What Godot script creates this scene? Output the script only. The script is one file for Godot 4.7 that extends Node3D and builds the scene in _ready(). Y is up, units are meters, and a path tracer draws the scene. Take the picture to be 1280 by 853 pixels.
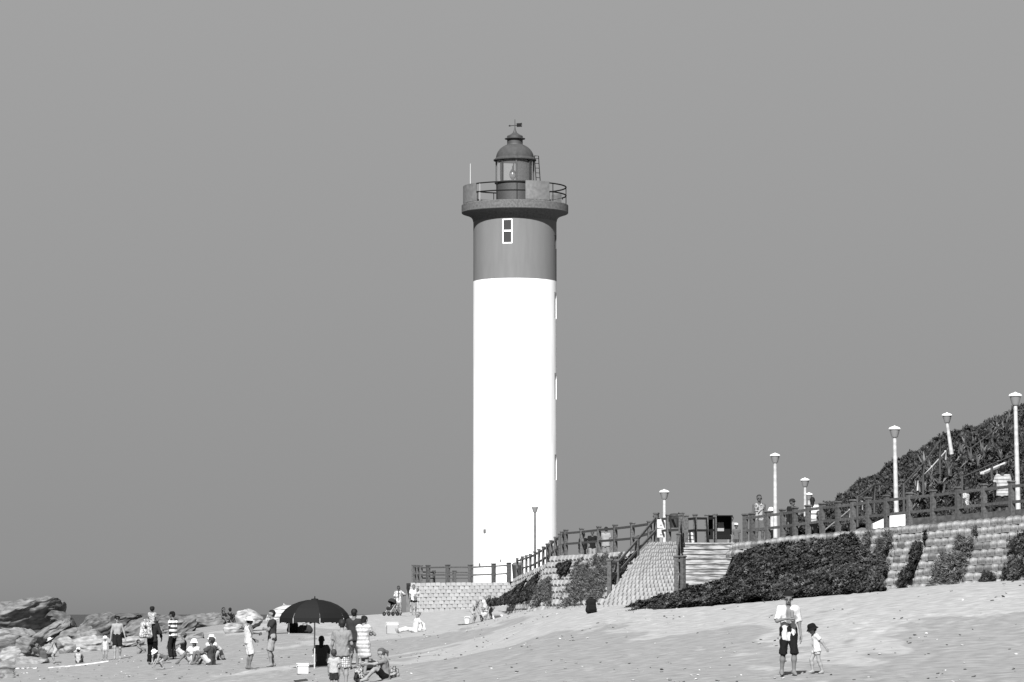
extends Node3D
# A lighthouse on a beach promenade, seen from far off with a long lens. Metres, y up, sea level y = 0, the camera looks along -z.

# ------------------------------------------------------------------ mesh builder
class MB:
	var v := PackedVector3Array()
	var n := PackedVector3Array()
	var c := PackedColorArray()
	var col := Color(1, 1, 1)
	func tri(a: Vector3, b: Vector3, d: Vector3):      # counter-clockwise seen from outside
		var nn := (b - a).cross(d - a).normalized()
		v.append(a); v.append(d); v.append(b)
		for i in 3:
			n.append(nn); c.append(col)
	func quad(a: Vector3, b: Vector3, d: Vector3, e: Vector3):
		var nn := (d - a).cross(e - b).normalized()
		v.append(a); v.append(d); v.append(b); v.append(a); v.append(e); v.append(d)
		for i in 6:
			n.append(nn); c.append(col)
	func tri_n(a: Vector3, b: Vector3, d: Vector3, na: Vector3, nb: Vector3, nd: Vector3):
		v.append(a); v.append(d); v.append(b)
		n.append(na); n.append(nd); n.append(nb)
		for i in 3:
			c.append(col)
	func quad_n(a: Vector3, b: Vector3, d: Vector3, e: Vector3, na: Vector3, nb: Vector3, nd: Vector3, ne: Vector3):
		tri_n(a, b, d, na, nb, nd); tri_n(a, d, e, na, nd, ne)
	func hexa(p: Array):                               # 8 corners: bottom 0-3 counter-clockwise seen from above, top 4-7
		quad(p[3], p[2], p[1], p[0]); quad(p[4], p[5], p[6], p[7])
		for i in 4:
			var j: int = (i + 1) % 4
			quad(p[i], p[j], p[j + 4], p[i + 4])
	func box(t: Transform3D, s: Vector3, taper := 1.0):
		var h := s * 0.5
		var p := []
		for y in [-1.0, 1.0]:
			var k: float = 1.0 if y < 0 else taper
			for q in [[-1, 1], [1, 1], [1, -1], [-1, -1]]:
				p.append(t * Vector3(q[0] * h.x * k, y * h.y, q[1] * h.z * k))
		hexa(p)
	func bbox(t: Transform3D, s: Vector3, b: float):   # box with bevelled upper and lower edges
		var p := [Vector2(1, -1), Vector2(1, 1)]
		var h := s * 0.5
		var rings := []
		for r in [[-h.y, b], [-h.y + b, 0.0], [h.y - b, 0.0], [h.y, b]]:
			var x: float = h.x - r[1]
			var z: float = h.z - r[1]
			rings.append([t * Vector3(-x, r[0], z), t * Vector3(x, r[0], z), t * Vector3(x, r[0], -z), t * Vector3(-x, r[0], -z)])
		for k in 3:
			for i in 4:
				var j: int = (i + 1) % 4
				quad(rings[k][i], rings[k][j], rings[k + 1][j], rings[k + 1][i])
		quad(rings[0][3], rings[0][2], rings[0][1], rings[0][0]); quad(rings[3][0], rings[3][1], rings[3][2], rings[3][3])
	func beam(a: Vector3, b: Vector3, w: float, h: float):
		var d := b - a
		var z := d.normalized()
		var up := Vector3.UP if absf(z.y) < 0.95 else Vector3.BACK
		var x := up.cross(z).normalized()
		var y := z.cross(x)
		box(Transform3D(Basis(x, y, z), (a + b) * 0.5), Vector3(w, h, d.length()))
	func tube(pts: Array, rads: Array, seg := 8, cap := true):
		var rings := []
		var nor := []
		for i in pts.size():
			var d: Vector3 = (pts[mini(i + 1, pts.size() - 1)] - pts[maxi(i - 1, 0)]).normalized()
			var up := Vector3.UP if absf(d.y) < 0.9 else Vector3.RIGHT
			var x := up.cross(d).normalized()
			var y := d.cross(x)
			var r := []
			var m := []
			for k in seg:
				var a := TAU * k / seg
				var q := x * cos(a) + y * sin(a)
				r.append(pts[i] + q * rads[i]); m.append(q)
			rings.append(r); nor.append(m)
		for i in pts.size() - 1:
			for k in seg:
				var j: int = (k + 1) % seg
				quad_n(rings[i][k], rings[i][j], rings[i + 1][j], rings[i + 1][k], nor[i][k], nor[i][j], nor[i + 1][j], nor[i + 1][k])
		if cap:
			for k in seg:
				var j: int = (k + 1) % seg
				tri(pts[0], rings[0][j], rings[0][k])
				tri(pts[-1], rings[-1][k], rings[-1][j])
	func lathe(prof: Array, seg: int, t: Transform3D, a0 := 0.0, a1 := TAU):   # profile of Vector2(radius, height), outside on the right going up
		for i in prof.size() - 1:
			var p: Vector2 = prof[i]
			var q: Vector2 = prof[i + 1]
			if p.distance_to(q) < 0.00001: continue
			var sl := Vector2(q.y - p.y, p.x - q.x).normalized()
			for k in seg:
				var a := a0 + (a1 - a0) * k / seg
				var b := a0 + (a1 - a0) * (k + 1) / seg
				var da := Vector3(sin(a), 0, cos(a))
				var db := Vector3(sin(b), 0, cos(b))
				var na := t.basis * (da * sl.x + Vector3.UP * sl.y)
				var nb := t.basis * (db * sl.x + Vector3.UP * sl.y)
				quad_n(t * (da * p.x + Vector3.UP * p.y), t * (db * p.x + Vector3.UP * p.y), t * (db * q.x + Vector3.UP * q.y), t * (da * q.x + Vector3.UP * q.y), na, nb, nb, na)
	func add(o: MB, t: Transform3D):
		for i in o.v.size():
			v.append(t * o.v[i]); n.append((t.basis * o.n[i]).normalized()); c.append(o.c[i])
	func mesh() -> ArrayMesh:
		var a := []
		a.resize(Mesh.ARRAY_MAX)
		a[Mesh.ARRAY_VERTEX] = v; a[Mesh.ARRAY_NORMAL] = n; a[Mesh.ARRAY_COLOR] = c
		var m := ArrayMesh.new()
		m.add_surface_from_arrays(Mesh.PRIMITIVE_TRIANGLES, a)
		return m

# ------------------------------------------------------------------ names, metas, materials
var taken := {}
var mats := {}
var rng := RandomNumberGenerator.new()
var noise := FastNoiseLite.new()
var noise2 := FastNoiseLite.new()

func numbered(s: String) -> String:
	if not taken.has(s):
		taken[s] = 0
		return s
	taken[s] += 1
	return "%s_%03d" % [s, taken[s]]

func put(o: Node, label: String, category: String, group := "", kind := ""):
	if label: o.set_meta("label", label)
	if category: o.set_meta("category", category)
	if group: o.set_meta("group", group)
	if kind: o.set_meta("kind", kind)

func thing(called: String, label: String, category: String, pos := Vector3.ZERO, yaw := 0.0, group := "", kind := "") -> Node3D:
	var o := Node3D.new()
	o.name = numbered(called)
	add_child(o)
	o.position = pos; o.rotation_degrees.y = yaw
	put(o, label, category, group, kind)
	return o

func part(called: String, mesh: Mesh, m: Material, parent: Node, label := "", kind := "") -> MeshInstance3D:
	var o := MeshInstance3D.new()
	o.mesh = mesh; o.material_override = m
	o.name = numbered(called) if parent == self else called
	parent.add_child(o, true)
	put(o, label, "", "", kind)
	return o

func single(called: String, mesh: Mesh, m: Material, label: String, category: String, pos := Vector3.ZERO, yaw := 0.0, group := "", kind := "") -> MeshInstance3D:
	var o := part(called, mesh, m, self)
	o.position = pos; o.rotation_degrees.y = yaw
	put(o, label, category, group, kind)
	return o

func grey(l: float) -> Color:
	return Color(l, l, l).linear_to_srgb()

var noise_tex := {}
func ntex(freq: float, lo: float, hi: float, seed_ := 1, oct := 4, size := 256, kind := FastNoiseLite.TYPE_SIMPLEX_SMOOTH) -> ImageTexture:
	var key := "%f %f %f %d %d %d" % [freq, lo, hi, seed_, oct, kind]
	if noise_tex.has(key): return noise_tex[key]
	var f := FastNoiseLite.new()
	f.noise_type = kind; f.seed = seed_; f.frequency = freq; f.fractal_octaves = oct
	var im := f.get_seamless_image(size, size)
	im.convert(Image.FORMAT_RGB8)
	for y in size:
		for x in size:
			var g := Color(0, 0, 0).lerp(Color(1, 1, 1), lo + (hi - lo) * im.get_pixel(x, y).r)
			im.set_pixel(x, y, g)
	im.generate_mipmaps()
	noise_tex[key] = ImageTexture.create_from_image(im)
	return noise_tex[key]

func mat(l: float, rough := 0.85, tex = null, scale := 1.0, world := false, key := "") -> StandardMaterial3D:
	var k := "%f %f %s %f %s %s" % [l, rough, str(tex), scale, str(world), key]
	if mats.has(k): return mats[k]
	var m := StandardMaterial3D.new()
	m.albedo_color = grey(l); m.roughness = rough
	if rough > 0.74: m.metallic_specular = 0.12
	if tex:
		m.albedo_texture = tex; m.uv1_triplanar = true; m.uv1_world_triplanar = world; m.uv1_scale = Vector3.ONE * scale
	mats[k] = m
	return m

func vmat(rough := 0.85, key := "v") -> StandardMaterial3D:
	var k := "vc %f %s" % [rough, key]
	if mats.has(k): return mats[k]
	var m := StandardMaterial3D.new()
	m.vertex_color_use_as_albedo = true; m.roughness = rough; m.metallic_specular = 0.2
	mats[k] = m
	return m

func stripes(a: float, b: float, share: float, scale: float, plaid := false) -> StandardMaterial3D:
	var im := Image.create(64, 64, false, Image.FORMAT_RGB8)
	for y in 64:
		for x in 64:
			var on := y < int(64 * share)
			if plaid: on = (y % 32 < 32 * share) or (x % 32 < 32 * share)
			im.set_pixel(x, y, grey(a if on else b))
	im.generate_mipmaps()
	var m := StandardMaterial3D.new()
	m.albedo_texture = ImageTexture.create_from_image(im)
	m.uv1_triplanar = true; m.uv1_scale = Vector3.ONE * scale; m.roughness = 0.9; m.metallic_specular = 0.12
	return m

func blotch(a: float, b: float, freq: float, scale: float, seed_: int) -> StandardMaterial3D:   # printed cloth
	var f := FastNoiseLite.new()
	f.seed = seed_; f.frequency = freq
	var im := f.get_seamless_image(64, 64)
	im.convert(Image.FORMAT_RGB8)
	for y in 64:
		for x in 64:
			im.set_pixel(x, y, grey(a if im.get_pixel(x, y).r > 0.52 else b))
	im.generate_mipmaps()
	var m := StandardMaterial3D.new()
	m.albedo_texture = ImageTexture.create_from_image(im)
	m.uv1_triplanar = true; m.uv1_scale = Vector3.ONE * scale; m.roughness = 0.9; m.metallic_specular = 0.12
	return m

# ------------------------------------------------------------------ smooth bodies (surface nets over tapered capsules)
func blob(mb: MB, caps: Array, cell: float, k: float, scale := 1.0, xf := Transform3D.IDENTITY, coat := false, fold := 0.0):
	var lo := Vector3(1e9, 1e9, 1e9)
	var hi := -lo
	for q in caps:
		var r: float = maxf(q[2], q[3]) + cell * 2.0
		for p in [q[0], q[1]]:
			lo = lo.min(p - Vector3.ONE * r); hi = hi.max(p + Vector3.ONE * r)
	var nx := int(ceil((hi.x - lo.x) / cell)) + 1
	var ny := int(ceil((hi.y - lo.y) / cell)) + 1
	var nz := int(ceil((hi.z - lo.z) / cell)) + 1
	var F := PackedFloat32Array()
	F.resize(nx * ny * nz)
	F.fill(9.0)
	var sx := 1
	var sy := nx
	var sz := nx * ny
	var ik := 0.25 / k
	for q in caps:
		var a: Vector3 = q[0]
		var b: Vector3 = q[1]
		var ra: float = q[2]
		var rb: float = q[3]
		var ab := b - a
		var l2 := maxf(ab.length_squared(), 1e-9)
		var ln := sqrt(l2)
		var flag: int = q[4] if q.size() > 4 else 0      # 1 flat at b, 2 flat at a, 4 cut away
		var e := Vector3.ONE * (maxf(ra, rb) + maxf(k * 0.6, cell * 1.8))
		var i0 := ((a.min(b) - e - lo) / cell).floor().max(Vector3.ZERO)
		var i1 := ((a.max(b) + e - lo) / cell).ceil().min(Vector3(nx - 1, ny - 1, nz - 1))
		for z in range(int(i0.z), int(i1.z) + 1):
			for y in range(int(i0.y), int(i1.y) + 1):
				var w := z * sz + y * sy + int(i0.x)
				var p := Vector3(lo.x + i0.x * cell, lo.y + y * cell, lo.z + z * cell) - a
				for x in range(int(i0.x), int(i1.x) + 1):
					var tt := p.dot(ab) / l2
					var t := clampf(tt, 0.0, 1.0)
					var d := (p - ab * t).length() - ra - (rb - ra) * t
					var o := F[w]
					if flag:
						if flag & 1: d = maxf(d, (tt - 1.0) * ln)
						if flag & 2: d = maxf(d, -tt * ln)
						if flag & 4:
							F[w] = maxf(o, -d)
							p.x += cell
							w += 1
							continue
					var h := k - absf(o - d)
					F[w] = minf(o, d) if h <= 0.0 else minf(o, d) - h * h * ik
					p.x += cell
					w += 1
	var vid := PackedInt32Array()
	vid.resize(nx * ny * nz)
	vid.fill(-1)
	var vs := PackedVector3Array()
	var off := [0, sx, sy, sx + sy, sz, sx + sz, sy + sz, sx + sy + sz]
	var edges := [[0, 1], [2, 3], [4, 5], [6, 7], [0, 2], [1, 3], [4, 6], [5, 7], [0, 4], [1, 5], [2, 6], [3, 7]]
	var cp := []
	for i in 8: cp.append(Vector3(i & 1, (i >> 1) & 1, (i >> 2) & 1))
	var list := PackedInt32Array()
	for z in nz - 1:
		for y in ny - 1:
			var w := z * sz + y * sy - 1
			for x in nx - 1:
				w += 1
				if F[w] > cell * 2.2: continue
				var s := 0
				for i in 8:
					if F[w + off[i]] < 0.0: s += 1
				if s == 0 or s == 8: continue
				var acc := Vector3.ZERO
				var m := 0
				for ed in edges:
					var fa: float = F[w + off[ed[0]]]
					var fb: float = F[w + off[ed[1]]]
					if (fa < 0.0) != (fb < 0.0):
						acc += cp[ed[0]].lerp(cp[ed[1]], fa / (fa - fb)); m += 1
				vid[w] = vs.size()
				list.append(w)
				vs.append(lo + (Vector3(x, y, z) + acc / m) * cell)
	var ns := PackedVector3Array()
	ns.resize(vs.size())
	var quads := PackedInt32Array()
	for w in list:
		var in0 := F[w] < 0.0
		for ax in 3:
			var u: int = [sx, sy, sz][ax]
			if (F[w + u] < 0.0) == in0: continue
			var d1: int = [sy, sz, sx][ax]
			var d2: int = [sz, sx, sy][ax]
			if w - d1 - d2 < 0: continue
			var q0 := vid[w]
			var q1 := vid[w - d1]
			var q2 := vid[w - d1 - d2]
			var q3 := vid[w - d2]
			if q0 < 0 or q1 < 0 or q2 < 0 or q3 < 0: continue
			if not in0:
				var sw := q1
				q1 = q3; q3 = sw
			var nn := (vs[q2] - vs[q0]).cross(vs[q3] - vs[q1])
			for q in [q0, q1, q2, q3]:
				ns[q] += nn
			quads.append(q0); quads.append(q1); quads.append(q2); quads.append(q3)
	if fold > 0.0:
		var raw := PackedVector3Array(ns)
		ns.fill(Vector3.ZERO)
		for i in vs.size():
			vs[i] += raw[i].normalized() * fold * noise2.get_noise_3d(vs[i].x * 16.0, vs[i].y * 8.0 + vs[i].x * 5.0, vs[i].z * 16.0)
		for i in range(0, quads.size(), 4):
			var nn := (vs[quads[i + 2]] - vs[quads[i]]).cross(vs[quads[i + 3]] - vs[quads[i + 1]])
			for q in 4: ns[quads[i + q]] += nn
	for i in vs.size():
		ns[i] = (xf.basis * ns[i]).normalized()
	var keep := mb.col
	for i in range(0, quads.size(), 4):
		var a := quads[i]
		var b := quads[i + 1]
		var d := quads[i + 2]
		var e := quads[i + 3]
		if coat: mb.col = face_coat((vs[a] + vs[d]) * 0.5, keep)
		mb.quad_n(xf * (vs[a] * scale), xf * (vs[b] * scale), xf * (vs[d] * scale), xf * (vs[e] * scale), ns[a], ns[b], ns[d], ns[e])
	mb.col = keep

# ------------------------------------------------------------------ people
var head_t: MB
var hand_t := []

func face_coat(p: Vector3, c: Color) -> Color:
	if p.z > 0.055:
		if absf(p.y - 0.004) < 0.009 and absf(absf(p.x) - 0.031) < 0.014: return Color(0.06, 0.06, 0.06)
		if absf(p.y - 0.026) < 0.006 and absf(absf(p.x) - 0.033) < 0.02: return Color(0.16, 0.16, 0.16)
		if absf(p.y + 0.058) < 0.006 and absf(p.x) < 0.024: return Color(0.5, 0.5, 0.5)
	return c

func make_templates():
	head_t = MB.new()
	blob(head_t, [[Vector3(0, 0.035, -0.02), Vector3(0, 0.035, 0.012), 0.085, 0.082], [Vector3(0, 0.0, 0.022), Vector3(0, -0.05, 0.03), 0.066, 0.052],
		[Vector3(-0.02, -0.085, 0.052), Vector3(0.02, -0.085, 0.052), 0.024, 0.024], [Vector3(-0.04, 0.02, 0.07), Vector3(0.04, 0.02, 0.07), 0.018, 0.018],
		[Vector3(0, 0.012, 0.09), Vector3(0, -0.028, 0.106), 0.008, 0.014], [Vector3(-0.018, -0.058, 0.078), Vector3(0.018, -0.058, 0.078), 0.011, 0.011],
		[Vector3(-0.085, 0.01, -0.005), Vector3(-0.083, -0.03, 0.004), 0.016, 0.011], [Vector3(0.085, 0.01, -0.005), Vector3(0.083, -0.03, 0.004), 0.016, 0.011]],
		0.0095, 0.022, 1.0, Transform3D.IDENTITY, true)
	for side in [1.0, -1.0]:
		var h := MB.new()
		var caps := [[Vector3(0, 0.02, 0), Vector3(0, -0.03, 0), 0.024, 0.024], [Vector3(-0.018 * side, -0.03, 0), Vector3(-0.026 * side, -0.085, 0), 0.018, 0.016], [Vector3(0.018 * side, -0.03, 0), Vector3(0.026 * side, -0.085, 0), 0.018, 0.016]]
		var lens := [0.032, 0.044, 0.05, 0.045]
		for i in 4:
			var x: float = (-0.033 + 0.022 * i) * side
			var l: float = lens[i]
			var a := Vector3(x, -0.088, 0.002)
			var b := Vector3(x * 1.08, -0.088 - l * 0.95, 0.012)
			caps.append([a, b, 0.0092, 0.0086])
			caps.append([b, b + Vector3(0, -l * 0.75, l * 0.45), 0.0086, 0.0075])
		caps.append([Vector3(0.028 * side, -0.03, 0.004), Vector3(0.055 * side, -0.064, 0.018), 0.013, 0.0105])
		caps.append([Vector3(0.055 * side, -0.064, 0.018), Vector3(0.06 * side, -0.094, 0.026), 0.0105, 0.008])
		blob(h, caps, 0.0058, 0.008)
		hand_t.append(h)

func ik(a: Vector3, b: Vector3, la: float, lb: float, pole: Vector3) -> Array:
	var d := b - a
	var l := clampf(d.length(), 0.05, (la + lb) * 0.995)
	var u := d.normalized()
	b = a + u * l
	var x := (la * la - lb * lb + l * l) / (2.0 * l)
	var hh := sqrt(maxf(la * la - x * x, 0.0))
	var pp := (pole - u * pole.dot(u))
	pp = pp.normalized() if pp.length() > 0.001 else Vector3.BACK
	return [a + u * x + pp * hh, b]

func bas(y: Vector3, f: Vector3) -> Basis:      # y axis along y, z as near f as can be
	var yy := y.normalized()
	var x := yy.cross(f)
	if x.length() < 0.01: x = yy.cross(Vector3.RIGHT)
	x = x.normalized()
	return Basis(x, yy, x.cross(yy))

func torso_caps(J: Dictionary, e: float, low := 0.0, flat := 0) -> Array:
	var p: Vector3 = J.pelvis
	var u: Vector3 = J.up
	var s: Vector3 = J.side
	var wd: float = J.wide
	var c := []
	for k in [-1.0, 1.0]:
		c.append([p + s * k * 0.075 * wd - u * low, p + u * 0.2 + s * k * 0.05 * wd, 0.098 * wd + e * 1.35, 0.086 * wd + e, flat])
		c.append([p + u * 0.2 + s * k * 0.05 * wd, p + u * 0.4 + s * k * 0.085, 0.088 * wd + e, 0.096 + e])
		c.append([p + u * 0.4 + s * k * 0.08, J.neck + s * k * 0.12 - u * 0.065, 0.092 + e, 0.055 + e])
	return c

func arm_caps(J: Dictionary, e: float, upto: float, flare := 0.0) -> Array:
	var c := []
	e += J.lf
	for k in ["l", "r"]:
		var a: Vector3 = J[k + "s"]
		var b: Vector3 = J[k + "e"]
		var d: Vector3 = J[k + "w"]
		c.append([J.neck - J.up * 0.06 + (a - J.neck) * 0.5, a, 0.055 + e, 0.056 + e])
		if upto < 1.0:
			c.append([a, a.lerp(b, upto), 0.053 + e, 0.046 + e + flare, 1 if flare > 0.0 else 0])
		else:
			c.append([a, b, 0.053 + e, 0.042 + e])
			c.append([b, b.lerp(d, upto - 1.0), 0.042 + e, 0.03 + e + flare, 1 if flare > 0.0 else 0])
	return c

func leg_caps(J: Dictionary, e: float, upto: float, flare := 0.0) -> Array:
	var c := []
	e += J.lf
	for k in ["l", "r"]:
		var a: Vector3 = J[k + "h"]
		var b: Vector3 = J[k + "k"]
		var d: Vector3 = J[k + "a"]
		if upto < 1.0:
			c.append([a, a.lerp(b, upto), 0.085 + e, 0.062 + e + flare, 1 if flare > 0.0 else 0])
		else:
			c.append([a, b, 0.085 + e, 0.056 + e])
			if upto > 1.0:
				c.append([b, b.lerp(d, upto - 1.0), 0.056 + e, 0.045 + e + flare, 1 if flare > 0.0 else 0])
	return c

func person(label: String, pos: Vector3, yaw: float, s: Dictionary, group := "people on the beach") -> Node3D:
	var root := thing("person", label, "person", pos, yaw, group)
	var hgt: float = s.get("h", 1.72)
	var k := hgt / 1.75
	var cell: float = s.get("cell", 0.028)
	var hs: float = s.get("hs", 1.0)
	var J := {}
	J.lf = 0.014 if hs > 1.25 else 0.0
	J.wide = s.get("wide", 1.0)
	J.pelvis = s.get("pelvis", Vector3(0, 0.93, 0))
	J.up = s.get("up", Vector3(0, 1, 0)).normalized()
	var fw: Vector3 = s.get("fwd", Vector3(0, 0, 1))
	J.side = J.up.cross(fw).normalized()
	fw = J.side.cross(J.up)
	J.neck = J.pelvis + J.up * 0.53
	J.ls = J.neck - J.up * 0.07 + J.side * 0.175
	J.rs = J.neck - J.up * 0.07 - J.side * 0.175
	J.lh = J.pelvis + J.side * 0.085 - J.up * 0.03
	J.rh = J.pelvis - J.side * 0.085 - J.up * 0.03
	for q in [["l", 1.0], ["r", -1.0]]:
		var c: String = q[0]
		var g: float = q[1]
		var at := ik(J[c + "s"], s.get(c + "hand", Vector3(0.27 * g, 0.80, 0.06)), 0.29, 0.255, s.get(c + "el", Vector3(0.5 * g, 0, -1)))
		J[c + "e"] = at[0]; J[c + "w"] = at[1]
		var lt := ik(J[c + "h"], s.get(c + "foot", Vector3(0.11 * g, 0.075, 0)), 0.425, 0.42, s.get(c + "kn", Vector3(0.1 * g, 0.2, 1)))
		J[c + "k"] = lt[0]; J[c + "a"] = lt[1]
	var look: Vector2 = s.get("look", Vector2.ZERO)      # degrees turned to the own left, degrees down
	var hb := Basis(J.side, J.up, fw) * Basis(Vector3.UP, deg_to_rad(look.x)) * Basis(Vector3.RIGHT, deg_to_rad(look.y))
	var hc: Vector3 = J.neck + J.up * 0.035 + hb.y * (0.12 * hs) + hb.z * 0.025
	# the body
	var skin: float = s.get("skin", 0.3) * 0.62
	var mb := MB.new()
	mb.col = Color(skin, skin, skin)
	var caps := torso_caps(J, 0.0)
	caps.append_array(arm_caps(J, -0.006, 2.0))
	for q in [["l", 1.0], ["r", -1.0]]:
		var c: String = q[0]
		var kk: Vector3 = J[c + "k"]
		var aa: Vector3 = J[c + "a"]
		var lf: float = J.lf
		caps.append([J[c + "h"], kk, 0.084 + lf, 0.053 + lf])
		var back: Vector3 = (kk - J[c + "h"]).normalized() - (aa - kk).normalized()
		caps.append([kk, kk.lerp(aa, 0.35) - fw * 0.012, 0.05 + lf, 0.054 + lf])
		caps.append([kk.lerp(aa, 0.35) - fw * 0.012, aa, 0.053 + lf, 0.034 + lf * 0.7])
		var toe: Vector3 = s.get(c + "toe", Vector3(0.15 * q[1], -0.25, 1)).normalized()
		caps.append([aa - Vector3(0, 0.03, 0) - toe * 0.035, aa + toe * 0.15 - Vector3(0, 0.012, 0), 0.036, 0.026])
		caps.append([aa, aa + toe * 0.09 - Vector3(0, 0.015, 0), 0.036, 0.034])
	caps.append([J.neck - J.up * 0.05, hc - hb.y * 0.03 * hs, 0.058, 0.052])
	blob(mb, caps, cell, 0.045, k)
	addt(mb, head_t, Transform3D(hb.scaled(Vector3.ONE * 1.04 * hs * k), hc * k), skin)
	for q in [["l", 1.0, 1], ["r", -1.0, 0]]:
		var c: String = q[0]
		var d: Vector3 = J[c + "w"] - J[c + "e"]
		var pal: Vector3 = s.get(c + "palm", -J.side * q[1])
		addt(mb, hand_t[q[2]], Transform3D(bas(-d, pal).scaled(Vector3.ONE * 1.08 * k), (J[c + "w"] + d.normalized() * 0.012) * k), skin)
	part("body", mb.mesh(), vmat(0.7, "skin"), root)
	# clothes
	for w in s.get("wear", []):
		var m: Material = w[1] if w[1] is Material else mat(w[1] * 0.8, 0.9, ntex(0.05, 0.8, 1.0, 5), 3.0)
		var cc := []
		var nm: String = w[0]
		var sm := 0.04
		match w[0]:
			"tee":
				cc = torso_caps(J, 0.022, 0.13, 2); cc.append_array(arm_caps(J, 0.014, 0.62, 0.014)); nm = "shirt"
			"long":
				cc = torso_caps(J, 0.022, 0.13, 2); cc.append_array(arm_caps(J, 0.014, 1.9, 0.004)); nm = "shirt"
			"openshirt":
				cc = torso_caps(J, 0.022, 0.2, 2); cc.append_array(arm_caps(J, 0.01, 0.95, 0.014)); cc.append([J.neck + fw * 0.13, J.pelvis + fw * 0.22 - J.up * 0.25, 0.07, 0.12, 4]); nm = "shirt"
			"tank":
				cc = torso_caps(J, 0.016, 0.08, 2); nm = "vest"
			"shorts":
				cc = leg_caps(J, 0.02, w[2] if w.size() > 2 else 0.85, 0.022); cc.append([J.lh + J.up * 0.08, J.rh + J.up * 0.08, 0.1 * J.wide, 0.1 * J.wide]); nm = "shorts"
			"trousers":
				cc = leg_caps(J, 0.02, 1.95, 0.02); cc.append([J.lh + J.up * 0.08, J.rh + J.up * 0.08, 0.1, 0.1]); nm = "trousers"
			"dress":
				cc = torso_caps(J, 0.022, 0.0); cc.append_array(leg_caps(J, 0.03, w[2] if w.size() > 2 else 0.8, 0.05)); cc.append_array(arm_caps(J, 0.012, 0.4)); sm = 0.08
				cc.append([J.pelvis, (J.lh.lerp(J.lk, 0.8) + J.rh.lerp(J.rk, 0.8)) * 0.5, 0.11, 0.12, 1])
		var cb := MB.new()
		blob(cb, cc, cell * (1.0 if cc.size() > 5 else 0.85), sm, k, Transform3D.IDENTITY, false, 0.02)
		part(nm, cb.mesh(), m, root)
	# hair and hats, laid out round the head's centre
	var hx := Transform3D(hb.scaled(Vector3.ONE * 1.04 * hs * k), hc * k)
	if s.has("hair"):
		var hm := MB.new()
		var g: float = s.hair
		hm.col = Color(g, g, g)
		var cc := [[Vector3(0, 0.052, -0.03), Vector3(0, 0.06, 0.005), 0.088, 0.08], [Vector3(0, 0.01, -0.045), Vector3(0, -0.03, -0.04), 0.075, 0.06]]
		match s.get("style", "short"):
			"long": cc.append([Vector3(0, 0.0, -0.06), Vector3(0, -0.2, -0.085), 0.075, 0.06])
			"bun": cc.append([Vector3(0, 0.07, -0.1), Vector3(0, 0.065, -0.13), 0.045, 0.04])
			"tail":
				cc.append([Vector3(0, 0.04, -0.11), Vector3(0, -0.02, -0.16), 0.03, 0.035]); cc.append([Vector3(0, -0.02, -0.16), Vector3(0, -0.13, -0.14), 0.035, 0.018])
		blob(hm, cc, 0.014, 0.03, 1.0, hx)
		part("hair", hm.mesh(), vmat(0.6, "hair"), root)
	if s.has("hat"):
		var hm := MB.new()
		var m: Material = s.hat[1] if s.hat[1] is Material else mat(s.hat[1], 0.9)
		var t := hx * Transform3D(Basis(Vector3.RIGHT, -0.12), Vector3(0, 0.035, -0.012))
		var dome := [Vector2(0.105, 0.0), Vector2(0.104, 0.04), Vector2(0.09, 0.078), Vector2(0.055, 0.1), Vector2(0.0, 0.106)]
		match s.hat[0]:
			"cap":
				hm.lathe(dome, 16, t)
				for i in 8:
					var a := -0.9 + 1.8 * i / 8.0
					var b := -0.9 + 1.8 * (i + 1) / 8.0
					var pa := Vector3(sin(a) * 0.1, 0.006, cos(a) * 0.1)
					var pb := Vector3(sin(b) * 0.1, 0.006, cos(b) * 0.1)
					var ea := Vector3(sin(a) * 0.1, -0.012, cos(a) * 0.1 + 0.085 * cos(a * 1.3))
					var eb := Vector3(sin(b) * 0.1, -0.012, cos(b) * 0.1 + 0.085 * cos(b * 1.3))
					hm.quad(t * pa, t * ea, t * eb, t * pb)
					hm.quad(t * (pb - Vector3(0, 0.006, 0)), t * (eb - Vector3(0, 0.006, 0)), t * (ea - Vector3(0, 0.006, 0)), t * (pa - Vector3(0, 0.006, 0)))
			"beanie":
				hm.lathe([Vector2(0.098, -0.02), Vector2(0.106, 0.0), Vector2(0.106, 0.05), Vector2(0.09, 0.09), Vector2(0.05, 0.115), Vector2(0.0, 0.12)], 16, t)
				var band := MB.new()
				band.lathe([Vector2(0.1075, 0.014), Vector2(0.1095, 0.018), Vector2(0.108, 0.023)], 16, t)
				part("hat_band", band.mesh(), mat(0.12, 0.9), root)
			_:
				var br: float = 0.19 if s.hat[0] == "sunhat" else 0.15
				var dr: float = 0.02 if s.hat[0] == "sunhat" else 0.05
				hm.lathe([Vector2(0.1, -0.006), Vector2(br, -dr), Vector2(br + 0.003, -dr + 0.006), Vector2(0.106, 0.008)] + dome.slice(1), 18, t)
		part("hat", hm.mesh(), m, root)
	return root

func addt(mb: MB, o: MB, t: Transform3D, tint: float):
	for i in o.v.size():
		mb.v.append(t * o.v[i]); mb.n.append((t.basis * o.n[i]).normalized()); mb.c.append(o.c[i] * Color(tint, tint, tint))

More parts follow.
